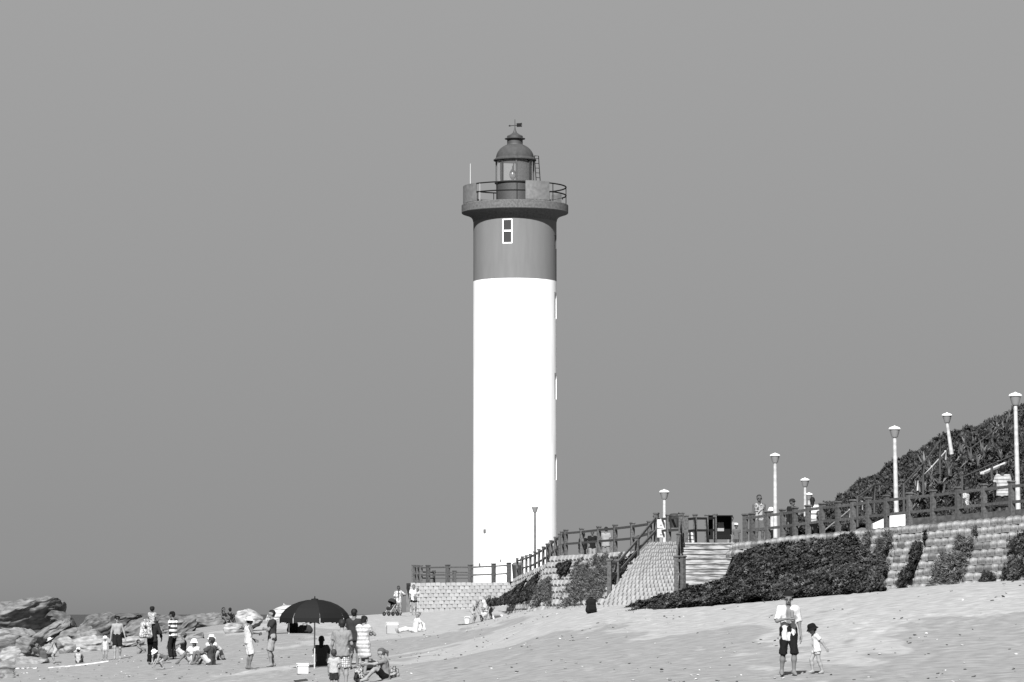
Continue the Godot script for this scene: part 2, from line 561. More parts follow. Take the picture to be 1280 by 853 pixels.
# poses
func sit(extra: Dictionary) -> Dictionary:              # on the ground, knees drawn up
	var d := {"pelvis": Vector3(0, 0.115, -0.05), "up": Vector3(0, 1, -0.05), "lfoot": Vector3(0.13, 0.075, 0.52), "rfoot": Vector3(-0.13, 0.075, 0.48), "lkn": Vector3(0.15, 1, 0.3), "rkn": Vector3(-0.15, 1, 0.3),
		"lhand": Vector3(0.14, 0.36, 0.36), "rhand": Vector3(-0.12, 0.35, 0.36), "lel": Vector3(1, -0.6, 0), "rel": Vector3(-1, -0.6, 0)}
	d.merge(extra, true)
	return d

func sit_long(extra: Dictionary) -> Dictionary:         # legs stretched out, leaning on the hands
	var d := {"pelvis": Vector3(0, 0.115, -0.1), "up": Vector3(0, 1, -0.25), "lfoot": Vector3(0.12, 0.06, 0.74), "rfoot": Vector3(-0.1, 0.06, 0.72), "lkn": Vector3(0.1, 1, 0), "rkn": Vector3(-0.1, 1, 0),
		"ltoe": Vector3(0.3, 0.9, 0.4), "rtoe": Vector3(-0.3, 0.9, 0.4), "lhand": Vector3(0.3, 0.09, -0.3), "rhand": Vector3(-0.3, 0.09, -0.3), "lel": Vector3(0.6, 0, -1), "rel": Vector3(-0.6, 0, -1)}
	d.merge(extra, true)
	return d

# ------------------------------------------------------------------ the ground
var TERR := PackedFloat32Array([0.90,0.99,1.07,1.15,1.22,1.28,1.35,1.42,1.50,1.62,1.75,1.91,2.05,2.14,2.18,2.25,2.36,2.56,2.83,3.11,3.39,3.65,3.89,4.10,0.85,0.95,1.05,1.13,1.21,1.28,1.34,1.40,1.48,1.60,1.76,1.98,2.20,2.33,2.40,2.48,2.61,2.82,3.11,3.39,3.65,3.89,4.10,4.30,0.79,0.90,1.01,1.11,1.20,1.28,1.34,1.38,1.43,1.54,1.73,2.02,2.34,2.56,2.69,2.85,3.01,3.23,3.51,3.74,3.95,4.15,4.33,4.50,0.72,0.84,0.96,1.08,1.19,1.29,1.36,1.39,1.40,1.47,1.69,2.07,2.49,2.83,3.12,3.41,3.67,3.85,4.00,4.13,4.26,4.41,4.56,4.70,0.65,0.77,0.91,1.04,1.18,1.30,1.40,1.44,1.44,1.48,1.73,2.24,2.78,3.28,3.80,4.19,4.41,4.49,4.48,4.49,4.55,4.64,4.76,4.88,0.56,0.70,0.85,1.01,1.16,1.31,1.45,1.54,1.60,1.68,2.02,2.65,3.24,3.73,4.33,4.85,4.95,4.90,4.80,4.75,4.77,4.83,4.93,5.02,0.46,0.62,0.79,0.97,1.15,1.33,1.50,1.68,1.86,2.05,2.48,2.68,3.62,4.16,4.64,4.99,5.12,5.06,4.95,4.90,4.91,4.96,5.04,5.12,0.36,0.53,0.72,0.93,1.14,1.35,1.56,1.78,2.08,2.26,2.39,2.87,4.08,4.57,4.80,4.98,5.12,5.09,5.01,4.98,4.99,5.03,5.10,5.17,0.25,0.43,0.65,0.89,1.15,1.40,1.63,1.83,2.26,2.41,2.53,3.00,4.08,4.78,4.94,5.02,5.11,5.10,5.05,5.02,5.03,5.07,5.13,5.20,0.12,0.32,0.57,0.85,1.17,1.50,1.78,1.84,2.34,2.72,2.80,3.31,4.33,4.93,5.10,5.14,5.15,5.12,5.06,5.02,5.03,5.08,5.14,5.21,-0.02,0.19,0.46,0.79,1.17,1.58,1.94,2.06,2.56,3.03,3.01,3.52,4.50,5.01,5.19,5.21,5.19,5.13,5.06,5.01,5.02,5.07,5.14,5.21,-0.20,0.02,0.32,0.68,1.12,1.61,2.07,2.44,2.89,3.23,3.16,3.48,4.34,4.93,5.17,5.22,5.20,5.13,5.06,5.00,5.02,5.07,5.13,5.20,-0.40,-0.18,0.12,0.51,1.00,1.59,2.20,2.76,3.21,3.42,3.40,3.50,4.15,4.77,5.08,5.18,5.18,5.13,5.07,5.03,5.03,5.08,5.13,5.19,-0.64,-0.43,-0.13,0.27,0.80,1.46,2.21,2.94,3.44,3.66,3.68,3.78,4.24,4.72,5.00,5.12,5.15,5.13,5.09,5.06,5.06,5.09,5.13,5.18,-0.90,-0.73,-0.45,-0.06,0.47,1.15,1.99,2.91,3.61,3.84,3.88,4.17,4.51,4.76,4.95,5.06,5.11,5.11,5.10,5.08,5.08,5.09,5.12,5.16,-1.19,-1.07,-0.84,-0.49,-0.01,0.60,1.41,2.39,3.31,3.85,3.95,4.31,4.62,4.79,4.91,5.01,5.07,5.09,5.10,5.09,5.08,5.09,5.10,5.12,-1.49,-1.44,-1.27,-1.01,-0.64,-0.17,0.49,1.42,2.57,3.64,4.11,4.41,4.66,4.78,4.86,4.95,5.03,5.07,5.08,5.08,5.07,5.06,5.06,5.07,-1.76,-1.79,-1.72,-1.58,-1.38,-1.09,-0.63,0.16,1.44,2.83,3.81,4.38,4.68,4.76,4.81,4.91,4.99,5.04,5.05,5.04,5.02,5.01,5.00,5.00,-1.96,-2.07,-2.13,-2.15,-2.13,-2.03,-1.73,-1.07,0.17,1.74,3.28,4.32,4.77,4.83,4.83,4.91,4.97,5.00,5.00,4.97,4.94,4.92,4.91,4.90,-1.99,-2.22,-2.44,-2.66,-2.83,-2.87,-2.69,-2.09,-0.95,0.75,2.95,4.44,5.01,5.06,4.99,4.96,4.94,4.92,4.89,4.86,4.82,4.80,4.78,4.77,-1.94,-2.28,-2.68,-3.08,-3.43,-3.62,-3.53,-2.98,-1.79,0.29,3.05,4.68,5.21,5.22,5.08,4.95,4.85,4.78,4.72,4.68,4.65,4.63,4.61,4.60,-1.87,-2.31,-2.87,-3.45,-3.95,-4.00,-4.00,-3.83,-2.63,-0.27,3.00,4.47,5.01,5.07,4.94,4.77,4.64,4.54,4.48,4.45,4.42,4.41,4.40,4.40,-1.85,-2.38,-3.08,-3.79,-4.00,-4.00,-4.00,-4.00,-3.80,-2.03,0.84,3.11,4.16,4.46,4.47,4.38,4.27,4.20,4.16,4.15,4.14,4.14,4.15,4.16,-2.03,-2.60,-3.36,-4.00,-4.00,-4.00,-4.00,-4.00,-4.00,-3.74,-1.42,1.19,2.76,3.44,3.70,3.77,3.76,3.75,3.76,3.78,3.81,3.83,3.86,3.88])
const TNX := 24
const TNZ := 24

var CAPS := [
	Vector3(-6.088, 5.840, -208.000),
	Vector3(-5.815, 5.826, -206.500),
	Vector3(-4.784, 5.795, -205.500),
	Vector3(-3.619, 5.782, -204.000),
	Vector3(-2.335, 5.746, -202.500),
	Vector3(-1.025, 5.778, -201.000),
	Vector3(-0.177, 5.813, -200.000),
	Vector3(0.255, 5.910, -192.000),
	Vector3(0.918, 5.911, -180.000),
	Vector3(1.453, 6.043, -168.000),
	Vector3(1.744, 6.236, -160.500),
	Vector3(2.023, 6.421, -152.000),
	Vector3(2.215, 6.439, -149.000),
	Vector3(3.355, 6.385, -140.000),
	Vector3(4.422, 6.307, -132.000),
	Vector3(4.904, 6.274, -128.500),
	Vector3(4.943, 6.535, -128.000),
	Vector3(5.632, 6.440, -123.200),
	Vector3(7.573, 6.432, -123.200),
	Vector3(7.568, 6.363, -118.000),
	Vector3(9.189, 6.520, -115.000),
	Vector3(10.538, 6.590, -112.500),
	Vector3(12.033, 6.691, -109.500),
	Vector3(14.456, 6.832, -104.500),
	Vector3(15.478, 6.905, -102.500)
]
func cub(a: float, b: float, c: float, d: float, t: float) -> float:
	return b + 0.5 * t * (c - a + t * (2.0 * a - 5.0 * b + 4.0 * c - d + t * (3.0 * (b - c) + d - a)))

func base_y(x: float, z: float) -> float:
	var gx := clampf((x + 46.0) / 4.0, 0.0, TNX - 1.001)
	var gz := clampf((-50.0 - z) / 10.0, 0.0, TNZ - 1.001)
	var ix := int(gx)
	var iz := int(gz)
	var fx := gx - ix
	var r := [0.0, 0.0, 0.0, 0.0]
	for j in 4:
		var o := clampi(iz - 1 + j, 0, TNZ - 1) * TNX
		r[j] = cub(TERR[o + maxi(ix - 1, 0)], TERR[o + ix], TERR[o + mini(ix + 1, TNX - 1)], TERR[o + mini(ix + 2, TNX - 1)], fx)
	var y := cub(r[0], r[1], r[2], r[3], gz - iz)
	if x < -46.0: y -= (-46.0 - x) * 0.05
	return y

func gy(x: float, z: float) -> float:
	var a := noise.get_noise_2d(x * 0.22, z * 0.1)
	var b := noise2.get_noise_2d(x * 1.1, z * 0.55)
	var c := noise2.get_noise_2d(x * 2.9 + 50.0, z * 1.5)
	var m := smoothstep(-0.1, 0.35, noise.get_noise_2d(x * 0.13 + 9.0, z * 0.07))
	var m2 := smoothstep(-0.05, 0.2, noise.get_noise_2d(x * 0.3 + 40.0, z * 0.12))
	var t := tread_marks(x, z) * (0.06 + 0.94 * m2) if absf(x) < 17.0 and z < -66.0 and z > -140.0 else 0.0
	return base_y(x, z) + a * 0.012 - smoothstep(0.15, 0.45, b) * 0.006 * m + c * 0.0008 + t

func tread_marks(x: float, z: float) -> float:      # single footprints pressed into the sand
	var s := 0.0
	var cx := floori(x / 0.55)
	var cz := floori(z / 0.8)
	for i in range(-1, 2):
		for j in range(-1, 2):
			var h := hash(Vector2i(cx + i, cz + j))
			if h % 100 > 46: continue
			var px := (cx + i + 0.2 + 0.006 * (h / 100 % 100)) * 0.55
			var pz := (cz + j + 0.2 + 0.006 * (h / 10000 % 100)) * 0.8
			var r := 0.1 + 0.0012 * (h / 1000000 % 100)
			var d := Vector2((x - px) / r, (z - pz) / (r * 1.5)).length()
			if d < 1.8: s += -0.048 * smoothstep(1.0, 0.4, d) + 0.012 * smoothstep(1.8, 1.2, d) * smoothstep(0.9, 1.1, d)
	return s

func on(p: Vector3, up := 0.0) -> Vector3:
	return Vector3(p.x, gy(p.x, p.z) + up, p.z)

func make_sand():
	var xs := PackedFloat32Array()
	var zs := PackedFloat32Array()
	var x := -160.0
	while x < 120.0:
		xs.append(x)
		x += 0.085 if x > -17.0 and x < 17.0 else 0.3 if x > -24.0 and x < 24.0 else (1.0 if absf(x) < 40.0 else 10.0)
	var z := 30.0
	while z > -300.0:
		zs.append(z)
		z -= 6.0 if z > -62.0 else (0.2 if z > -112.0 else (0.4 if z > -135.0 else (0.7 if z > -210.0 else 3.0)))
	var nx := xs.size()
	var nz := zs.size()
	var vs := PackedVector3Array()
	vs.resize(nx * nz)
	for j in nz:
		for i in nx:
			vs[j * nx + i] = Vector3(xs[i], gy(xs[i], zs[j]), zs[j])
	var ns := PackedVector3Array()
	ns.resize(nx * nz)
	var ids := PackedInt32Array()
	var cs := PackedColorArray()
	cs.resize(nx * nz)
	for j in nz:
		for i in nx:
			var a := vs[j * nx + maxi(i - 1, 0)]
			var b := vs[j * nx + mini(i + 1, nx - 1)]
			var c := vs[maxi(j - 1, 0) * nx + i]
			var d := vs[mini(j + 1, nz - 1) * nx + i]
			ns[j * nx + i] = (b - a).cross(d - c).normalized()
			var v := vs[j * nx + i]                      # damp sand left by the tide, in ragged patches
			var wet := noise2.get_noise_2d(v.x * 0.09 + v.z * 0.02, v.z * 0.035) * 0.9 + noise2.get_noise_2d(v.x * 0.7, v.z * 0.25) * 0.25 + (3.45 - v.y) * 0.5
			var g := 1.0 - 0.24 * smoothstep(0.0, 0.05, wet)
			cs[j * nx + i] = Color(g, g, g)
			if i < nx - 1 and j < nz - 1:
				var o := j * nx + i
				ids.append_array([o, o + nx, o + 1, o + 1, o + nx, o + nx + 1])
	var ar := []
	ar.resize(Mesh.ARRAY_MAX)
	ar[Mesh.ARRAY_VERTEX] = vs; ar[Mesh.ARRAY_NORMAL] = ns; ar[Mesh.ARRAY_INDEX] = ids; ar[Mesh.ARRAY_COLOR] = cs
	var m := ArrayMesh.new()
	m.add_surface_from_arrays(Mesh.PRIMITIVE_TRIANGLES, ar)
	var sm := mat(SAND, 0.95, ntex(0.03, 0.9, 1.03, 3, 5, 512), 0.11, true)
	sm.vertex_color_use_as_albedo = true
	sm.detail_enabled = true
	sm.detail_albedo = ntex(0.06, 0.82, 1.0, 9, 4)
	sm.detail_blend_mode = BaseMaterial3D.BLEND_MODE_MUL
	sm.detail_uv_layer = BaseMaterial3D.DETAIL_UV_1
	var o := part("beach_sand", m, sm, self)
	rng.seed = 333
	var pts := []
	var nr := []
	for i in 2600:
		var zz := -rng.randf_range(68.0, 150.0)
		var xx := rng.randf_range(-0.15, 0.15) * -zz
		var nn := noise.get_noise_2d(xx * 0.25, zz * 0.3)
		if nn < rng.randf_range(-0.3, 0.4): continue
		pts.append(Vector3(xx, gy(xx, zz) + 0.012, zz)); nr.append(Vector3.UP)
	var peb := MB.new()
	peb.lathe([Vector2(0, -0.5), Vector2(0.8, -0.4), Vector2(1.0, 0.0), Vector2(0.7, 0.4), Vector2(0, 0.55)], 7, Transform3D(Basis.from_scale(Vector3(0.035, 0.016, 0.025)), Vector3.ZERO))
	var deb := scatter("beach_litter", pts, nr, peb.mesh(), vmat(0.9, "peb"), 0.015, 0.5, Vector2(0.4, 1.7), self, 334)
	put(deb, "shells, pebbles and dark weed scraps scattered over the sand", "beach litter", "", "stuff")
	put(o, "pale beach sand rising to the promenade wall", "sand", "", "structure")

func make_sea():
	var mb := MB.new()
	mb.quad(Vector3(-12000, 0, -150), Vector3(12000, 0, -150), Vector3(12000, 0, -26000), Vector3(-12000, 0, -26000))
	mb.quad(Vector3(-12000, 0, 400), Vector3(-60, 0, 400), Vector3(-60, 0, -150), Vector3(-12000, 0, -150))
	var m := mat(0.02, 0.5)
	m.metallic_specular = 0.4
	var f := FastNoiseLite.new()
	f.frequency = 0.04
	var im := f.get_seamless_image(256, 256)
	im.convert(Image.FORMAT_RGB8)
	im.bump_map_to_normal_map(6.0)
	m.normal_enabled = true; m.normal_texture = ImageTexture.create_from_image(im); m.uv1_triplanar = true; m.uv1_world_triplanar = true; m.uv1_scale = Vector3.ONE * 0.05
	var o := part("sea", mb.mesh(), m, self)
	put(o, "calm grey sea reaching to the horizon", "sea", "", "structure")

func make_promenade():
	var mb := MB.new()
	for i in CAPS.size() - 1:
		var a: Vector3 = CAPS[i] - Vector3(0, 0.06, 0)
		var b: Vector3 = CAPS[i + 1] - Vector3(0, 0.06, 0)
		var back := 34.0 if a.z > -150 else (60.0 if a.z > -190 else 48.0)
		var a2 := a + Vector3(a.x / -a.z * back, 0, -back)
		var b2 := b + Vector3(b.x / -b.z * back, 0, -back)
		mb.quad(a, b, b2, a2)
		mb.quad(a2, b2, b2 - Vector3(0, 2.5, 0), a2 - Vector3(0, 2.5, 0))
	var o := part("promenade", mb.mesh(), mat(0.3, 0.9, ntex(0.03, 0.75, 1.0, 4), 0.3, true), self)
	put(o, "paved promenade behind the block walls", "promenade", "", "structure")

# ------------------------------------------------------------------ lighthouse
func arc_pt(r: float, a: float, y: float) -> Vector3:
	return Vector3(sin(a) * r, y, cos(a) * r)

func cyl_wall(r: float, y0: float, y1: float, holes: Array, seg := 96) -> MB:
	var an := []
	for i in seg: an.append(-PI + TAU * i / seg)
	an.append(PI)
	var ys := [y0, y1]
	for h in holes:
		an.append(h[0]); an.append(h[1]); ys.append(h[2]); ys.append(h[3])
	an.sort(); ys.sort()
	var mb := MB.new()
	for j in ys.size() - 1:
		if ys[j + 1] - ys[j] < 0.001: continue
		for i in an.size() - 1:
			if an[i + 1] - an[i] < 0.00001: continue
			var am: float = (an[i] + an[i + 1]) * 0.5
			var ym: float = (ys[j] + ys[j + 1]) * 0.5
			var cut := false
			for h in holes:
				if am > h[0] and am < h[1] and ym > h[2] and ym < h[3]: cut = true
			if cut: continue
			var na := arc_pt(1, an[i], 0)
			var nb := arc_pt(1, an[i + 1], 0)
			mb.quad_n(arc_pt(r, an[i], ys[j]), arc_pt(r, an[i + 1], ys[j]), arc_pt(r, an[i + 1], ys[j + 1]), arc_pt(r, an[i], ys[j + 1]), na, nb, nb, na)
	for h in holes:
		var q := [arc_pt(r, h[0], h[2]), arc_pt(r, h[1], h[2]), arc_pt(r, h[1], h[3]), arc_pt(r, h[0], h[3])]
		var q2 := []
		var am: float = (h[0] + h[1]) * 0.5
		for p in q: q2.append(p - arc_pt(0.4, am, 0))
		for i in 4:
			var j: int = (i + 1) % 4
			mb.quad(q[i], q2[i], q2[j], q[j])
	return mb

func make_lighthouse():
	var o := thing("lighthouse", "tall white lighthouse tower with dark grey top, gallery and domed lantern", "lighthouse", Vector3(0.187, 5.9, -228.0))
	var Y := -5.9
	var I := Transform3D.IDENTITY
	var white := mat(0.74, 0.6, ntex(0.012, 0.86, 1.0, 11, 5), 0.16)
	white.uv1_scale = Vector3(0.5, 0.05, 0.5)
	var band := mat(BAND, 0.8, ntex(0.012, 0.93, 1.0, 12, 5), 0.2)
	band.uv1_scale = Vector3(0.6, 0.08, 0.6)
	var iron := mat(0.032, 0.7, ntex(0.03, 0.75, 1.0, 13), 0.8)
	var black := mat(0.01, 0.8)
	var rim := mat(BAND * 0.8, 0.8, ntex(0.04, 0.75, 1.1, 14), 0.5)
	var R := 2.65
	var b0 := 25.08 + Y
	var hw := deg_to_rad(6.0)
	var ac := deg_to_rad(77.0)
	var side := []
	for q in [[22.68, 24.35], [17.56, 19.22], [12.46, 14.06]]: side.append([ac - hw, ac + hw, q[0] + Y, q[1] + Y])
	var shaft := part("tower_shaft", cyl_wall(R, 0.0, b0, side).mesh(), white, o, "white painted cylindrical tower shaft")
	var up := [[ac - hw, ac + hw, 27.15 + Y, 28.0 + Y], [deg_to_rad(-17.2), deg_to_rad(-3.6), 27.28 + Y, 28.82 + Y]]
	var top := part("tower_band", cyl_wall(R, b0, 28.92 + Y, up).mesh(), band, o, "dark grey painted upper part of the tower")
	for w in [[side[0], shaft], [side[1], shaft], [side[2], shaft], [up[0], top], [up[1], top]]:
		var h: Array = w[0]
		var am: float = (h[0] + h[1]) * 0.5
		var wd: float = 2.0 * R * sin((h[1] - h[0]) * 0.5)
		var hh: float = h[3] - h[2]
		var t := Transform3D(Basis(Vector3.UP, am), arc_pt(R * cos((h[1] - h[0]) * 0.5) - (0.03 if h == up[1] else 0.16), am, (h[2] + h[3]) * 0.5))
		var fr := MB.new()
		var fw := 0.06
		for s in [-1.0, 1.0]:
			fr.box(t * Transform3D(Basis(), Vector3(s * (wd - fw) * 0.5, 0, 0)), Vector3(fw, hh, 0.1))
			fr.box(t * Transform3D(Basis(), Vector3(0, s * (hh - fw) * 0.5, 0)), Vector3(wd - 2 * fw, fw, 0.1))
		fr.box(t * Transform3D(Basis(), Vector3(0, 0.02, 0)), Vector3(wd - 2 * fw, 0.1, 0.1))
		var win := part("window", fr.mesh(), mat(0.8, 0.5), w[1])
		for s in [-1.0, 1.0]:
			var gl := MB.new()
			gl.box(t * Transform3D(Basis(), Vector3(0, 0.02 + s * hh * 0.25, -0.02)), Vector3(wd - 2 * fw, hh * 0.5 - fw - 0.05, 0.02))
			part("pane", gl.mesh(), mat(0.03, 0.1), win)
	# lightning conductor and small fittings
	var mb := MB.new()
	var ca := deg_to_rad(-48.7)
	mb.tube([arc_pt(R + 0.02, ca, 0.1), arc_pt(R + 0.02, ca, b0)], [0.022, 0.022], 6)
	part("conductor_rod", mb.mesh(), mat(0.35, 0.6), o)
	for q in [[-45.0, 9.2, 0.16], [-56.0, 7.1, 0.12], [-20.0, 7.35, 0.1]]:
		mb = MB.new()
		mb.bbox(Transform3D(Basis(Vector3.UP, deg_to_rad(q[0])), arc_pt(R + 0.03, deg_to_rad(q[0]), q[1] + Y)), Vector3(q[2], q[2] * 1.5, 0.08), 0.015)
		part("junction_box", mb.mesh(), mat(0.08, 0.6), o)
	# gallery
	mb = MB.new()
	mb.lathe([Vector2(2.66, 28.9 + Y), Vector2(2.7, 29.06 + Y), Vector2(2.78, 29.19 + Y), Vector2(2.95, 29.3 + Y), Vector2(3.18, 29.38 + Y), Vector2(3.37, 29.44 + Y)], 96, I)
	mb.lathe([Vector2(3.37, 29.44 + Y), Vector2(3.4, 29.48 + Y), Vector2(3.4, 29.94 + Y), Vector2(3.37, 29.98 + Y), Vector2(1.1, 30.02 + Y)], 96, I)
	var gal := part("gallery", mb.mesh(), rim, o)
	for i in 16:
		var a := TAU * i / 16.0 + 0.04
		mb = MB.new()
		mb.tube([arc_pt(3.26, a, 29.95 + Y), arc_pt(3.26, a, 31.12 + Y)], [0.03, 0.03], 6)
		if i % 2 == 0 or i > 8: part("railing_post", mb.mesh(), mat(0.2, 0.5) if i == 14 else black, gal)
	for y in [30.58, 31.12]:
		mb = MB.new()
		var pts := []
		var rr := []
		for i in 65:
			pts.append(arc_pt(3.26, TAU * i / 64.0, y + Y)); rr.append(0.045)
		mb.tube(pts, rr, 6, false)
		part("rail", mb.mesh(), black, gal)
	for q in [[-102.0, -48.0, 31.16], [11.6, 41.0, 31.2], [112.0, 134.0, 30.9], [198.0, 222.0, 30.66]]:
		mb = MB.new()
		mb.lathe([Vector2(3.22, 30.02 + Y), Vector2(3.31, 30.02 + Y), Vector2(3.31, q[2] + Y), Vector2(3.22, q[2] + Y), Vector2(3.22, 30.02 + Y)], 12, I, deg_to_rad(q[0]), deg_to_rad(q[1]))
		for a in [q[0], q[1]]:
			var ra := deg_to_rad(a)
			mb.quad(arc_pt(3.22, ra, 30.02 + Y), arc_pt(3.31, ra, 30.02 + Y), arc_pt(3.31, ra, q[2] + Y), arc_pt(3.22, ra, q[2] + Y))
		part("railing_panel", mb.mesh(), mat(BAND * 0.9, 0.7, ntex(0.02, 0.8, 1.05, 15), 0.6), gal)
	# lantern room
	mb = MB.new()
	mb.lathe([Vector2(1.2, 29.98 + Y), Vector2(1.2, 31.34 + Y), Vector2(1.29, 31.36 + Y), Vector2(1.3, 31.44 + Y), Vector2(1.2, 31.46 + Y), Vector2(0.2, 31.47 + Y)], 48, I)
	part("lantern_base", mb.mesh(), iron, o)
	for i in 8:
		var a := deg_to_rad(4.0 + 45.0 * i)
		mb = MB.new()
		mb.box(Transform3D(Basis(Vector3.UP, a), arc_pt(1.19, a, 32.15 + Y)), Vector3(0.085, 1.4, 0.1))
		part("mullion", mb.mesh(), iron, o)
		var b := deg_to_rad(4.0 + 45.0 * (i + 1))
		mb = MB.new()
		mb.lathe([Vector2(1.175, 31.46 + Y), Vector2(1.175, 32.84 + Y)], 6, I, a + 0.04, b - 0.04)
		var gm := mat(0.5, 0.03, null, 1.0, false, "glass")
		gm.transparency = BaseMaterial3D.TRANSPARENCY_ALPHA
		gm.albedo_color = Color(0.7, 0.7, 0.7, 0.12)
		part("glass_pane", mb.mesh(), gm, o)
	mb = MB.new()
	mb.lathe([Vector2(1.06, 31.47 + Y), Vector2(1.09, 31.47 + Y), Vector2(1.09, 32.8 + Y), Vector2(1.06, 32.8 + Y), Vector2(1.06, 31.47 + Y)], 14, I, deg_to_rad(6), deg_to_rad(118))
	part("blackout_screen", mb.mesh(), mat(0.018, 0.8, ntex(0.02, 0.5, 1.2, 16), 1.0), o)
	mb = MB.new()
	mb.lathe([Vector2(0.06, 31.47), Vector2(0.06, 31.6), Vector2(0.12, 31.66), Vector2(0.2, 31.78), Vector2(0.23, 31.95), Vector2(0.19, 32.12), Vector2(0.1, 32.24), Vector2(0.05, 32.3), Vector2(0.05, 32.5), Vector2(0, 32.5)], 16, Transform3D(Basis(), Vector3(-0.14, Y, 0.1)))
	part("lamp_lens", mb.mesh(), mat(0.06, 0.2), o)
	mb = MB.new()
	mb.lathe([Vector2(1.1, 32.83 + Y), Vector2(1.36, 32.83 + Y), Vector2(1.37, 32.89 + Y), Vector2(1.26, 32.97 + Y), Vector2(1.21, 33.02 + Y)], 48, I)
	var prof := []
	for i in 10:
		var a := i / 9.0 * deg_to_rad(65.5)
		prof.append(Vector2(1.21 * cos(a), 33.0 + 0.95 * sin(a) + Y))
	mb.lathe(prof, 48, I)
	var dome := part("dome_roof", mb.mesh(), mat(0.05, 0.8, ntex(0.02, 0.8, 1.05, 17, 5), 0.6), o)
	mb = MB.new()
	mb.lathe([Vector2(0.5, 33.82 + Y), Vector2(0.53, 33.84 + Y), Vector2(0.5, 33.92 + Y), Vector2(0.5, 34.2 + Y), Vector2(0.65, 34.22 + Y), Vector2(0.66, 34.26 + Y), Vector2(0.5, 34.29 + Y), Vector2(0.5, 34.42 + Y), Vector2(0.3, 34.52 + Y), Vector2(0.13, 34.64 + Y), Vector2(0.07, 34.8 + Y), Vector2(0.03, 35.0 + Y), Vector2(0.022, 35.5 + Y), Vector2(0, 35.5 + Y)], 24, I)
	part("vent", mb.mesh(), iron, dome)
	mb = MB.new()
	mb.tube([Vector3(-0.36, 35.08 + Y, 0), Vector3(0.4, 35.12 + Y, 0)], [0.022, 0.022], 6)
	mb.tube([Vector3(-0.42, 35.077 + Y, 0), Vector3(-0.3, 35.085 + Y, 0)], [0.005, 0.075], 6)
	mb.box(Transform3D(Basis(Vector3.BACK, 0.05), Vector3(0.24, 35.13 + Y, 0)), Vector3(0.26, 0.24, 0.03))
	mb.box(Transform3D(Basis(Vector3.BACK, 0.3), Vector3(0.38, 35.2 + Y, 0)), Vector3(0.14, 0.12, 0.028))
	mb.box(Transform3D(Basis(Vector3.BACK, -0.25), Vector3(0.38, 35.07 + Y, 0)), Vector3(0.14, 0.1, 0.026))
	part("weather_vane", mb.mesh(), black, dome)
	# ladder and whip aerial
	mb = MB.new()
	var l0 := Vector3(1.36, 31.35 + Y, 0.55)
	var l1 := Vector3(1.24, 33.1 + Y, 0.4)
	var l2 := Vector3(1.62, 31.35 + Y, 0.3)
	var l3 := Vector3(1.5, 33.12 + Y, 0.2)
	var foot := Vector3(0, -1.35, 0.05)
	mb.tube([l0 + foot, l0, l1], [0.032, 0.032, 0.032], 6); mb.tube([l2 + foot, l2, l3, l1], [0.032, 0.032, 0.032, 0.028], 6)
	part("ladder", mb.mesh(), black, o)
	var lad: Node = o.get_child(o.get_child_count() - 1)
	for i in 9:
		mb = MB.new()
		var t := -0.5 + 1.4 * i / 8.0
		mb.tube([l0.lerp(l1, t), l2.lerp(l3, t)], [0.02, 0.02], 5)
		part("rung", mb.mesh(), black, lad)
	mb = MB.new()
	mb.tube([Vector3(-2.83, 31.1 + Y, 1.2), Vector3(-2.83, 32.5 + Y, 1.2)], [0.02, 0.015], 6)
	mb.tube([Vector3(-2.83, 30.0 + Y, 1.2), Vector3(-2.83, 31.1 + Y, 1.2)], [0.03, 0.03], 6)
	part("aerial", mb.mesh(), mat(0.4, 0.5), o)

# ------------------------------------------------------------------ walls
func block_mesh(w: float, h: float, d: float) -> ArrayMesh:
	var mb := MB.new()
	var t := Transform3D(Basis.from_scale(Vector3(w * 0.5, h, d)), Vector3.ZERO)
	mb.lathe([Vector2(0.94, -0.7), Vector2(1.0, -0.4), Vector2(0.97, -0.05), Vector2(0.82, 0.2), Vector2(0.5, 0.4), Vector2(0.0, 0.5)], 8, t, -PI / 2, PI / 2)
	for i in mb.n.size():
		mb.n[i] = (Basis.from_scale(Vector3(1.0 / w, 0.5 / h, 0.5 / d)) * mb.n[i] * 1.0).normalized()
	return mb.mesh()

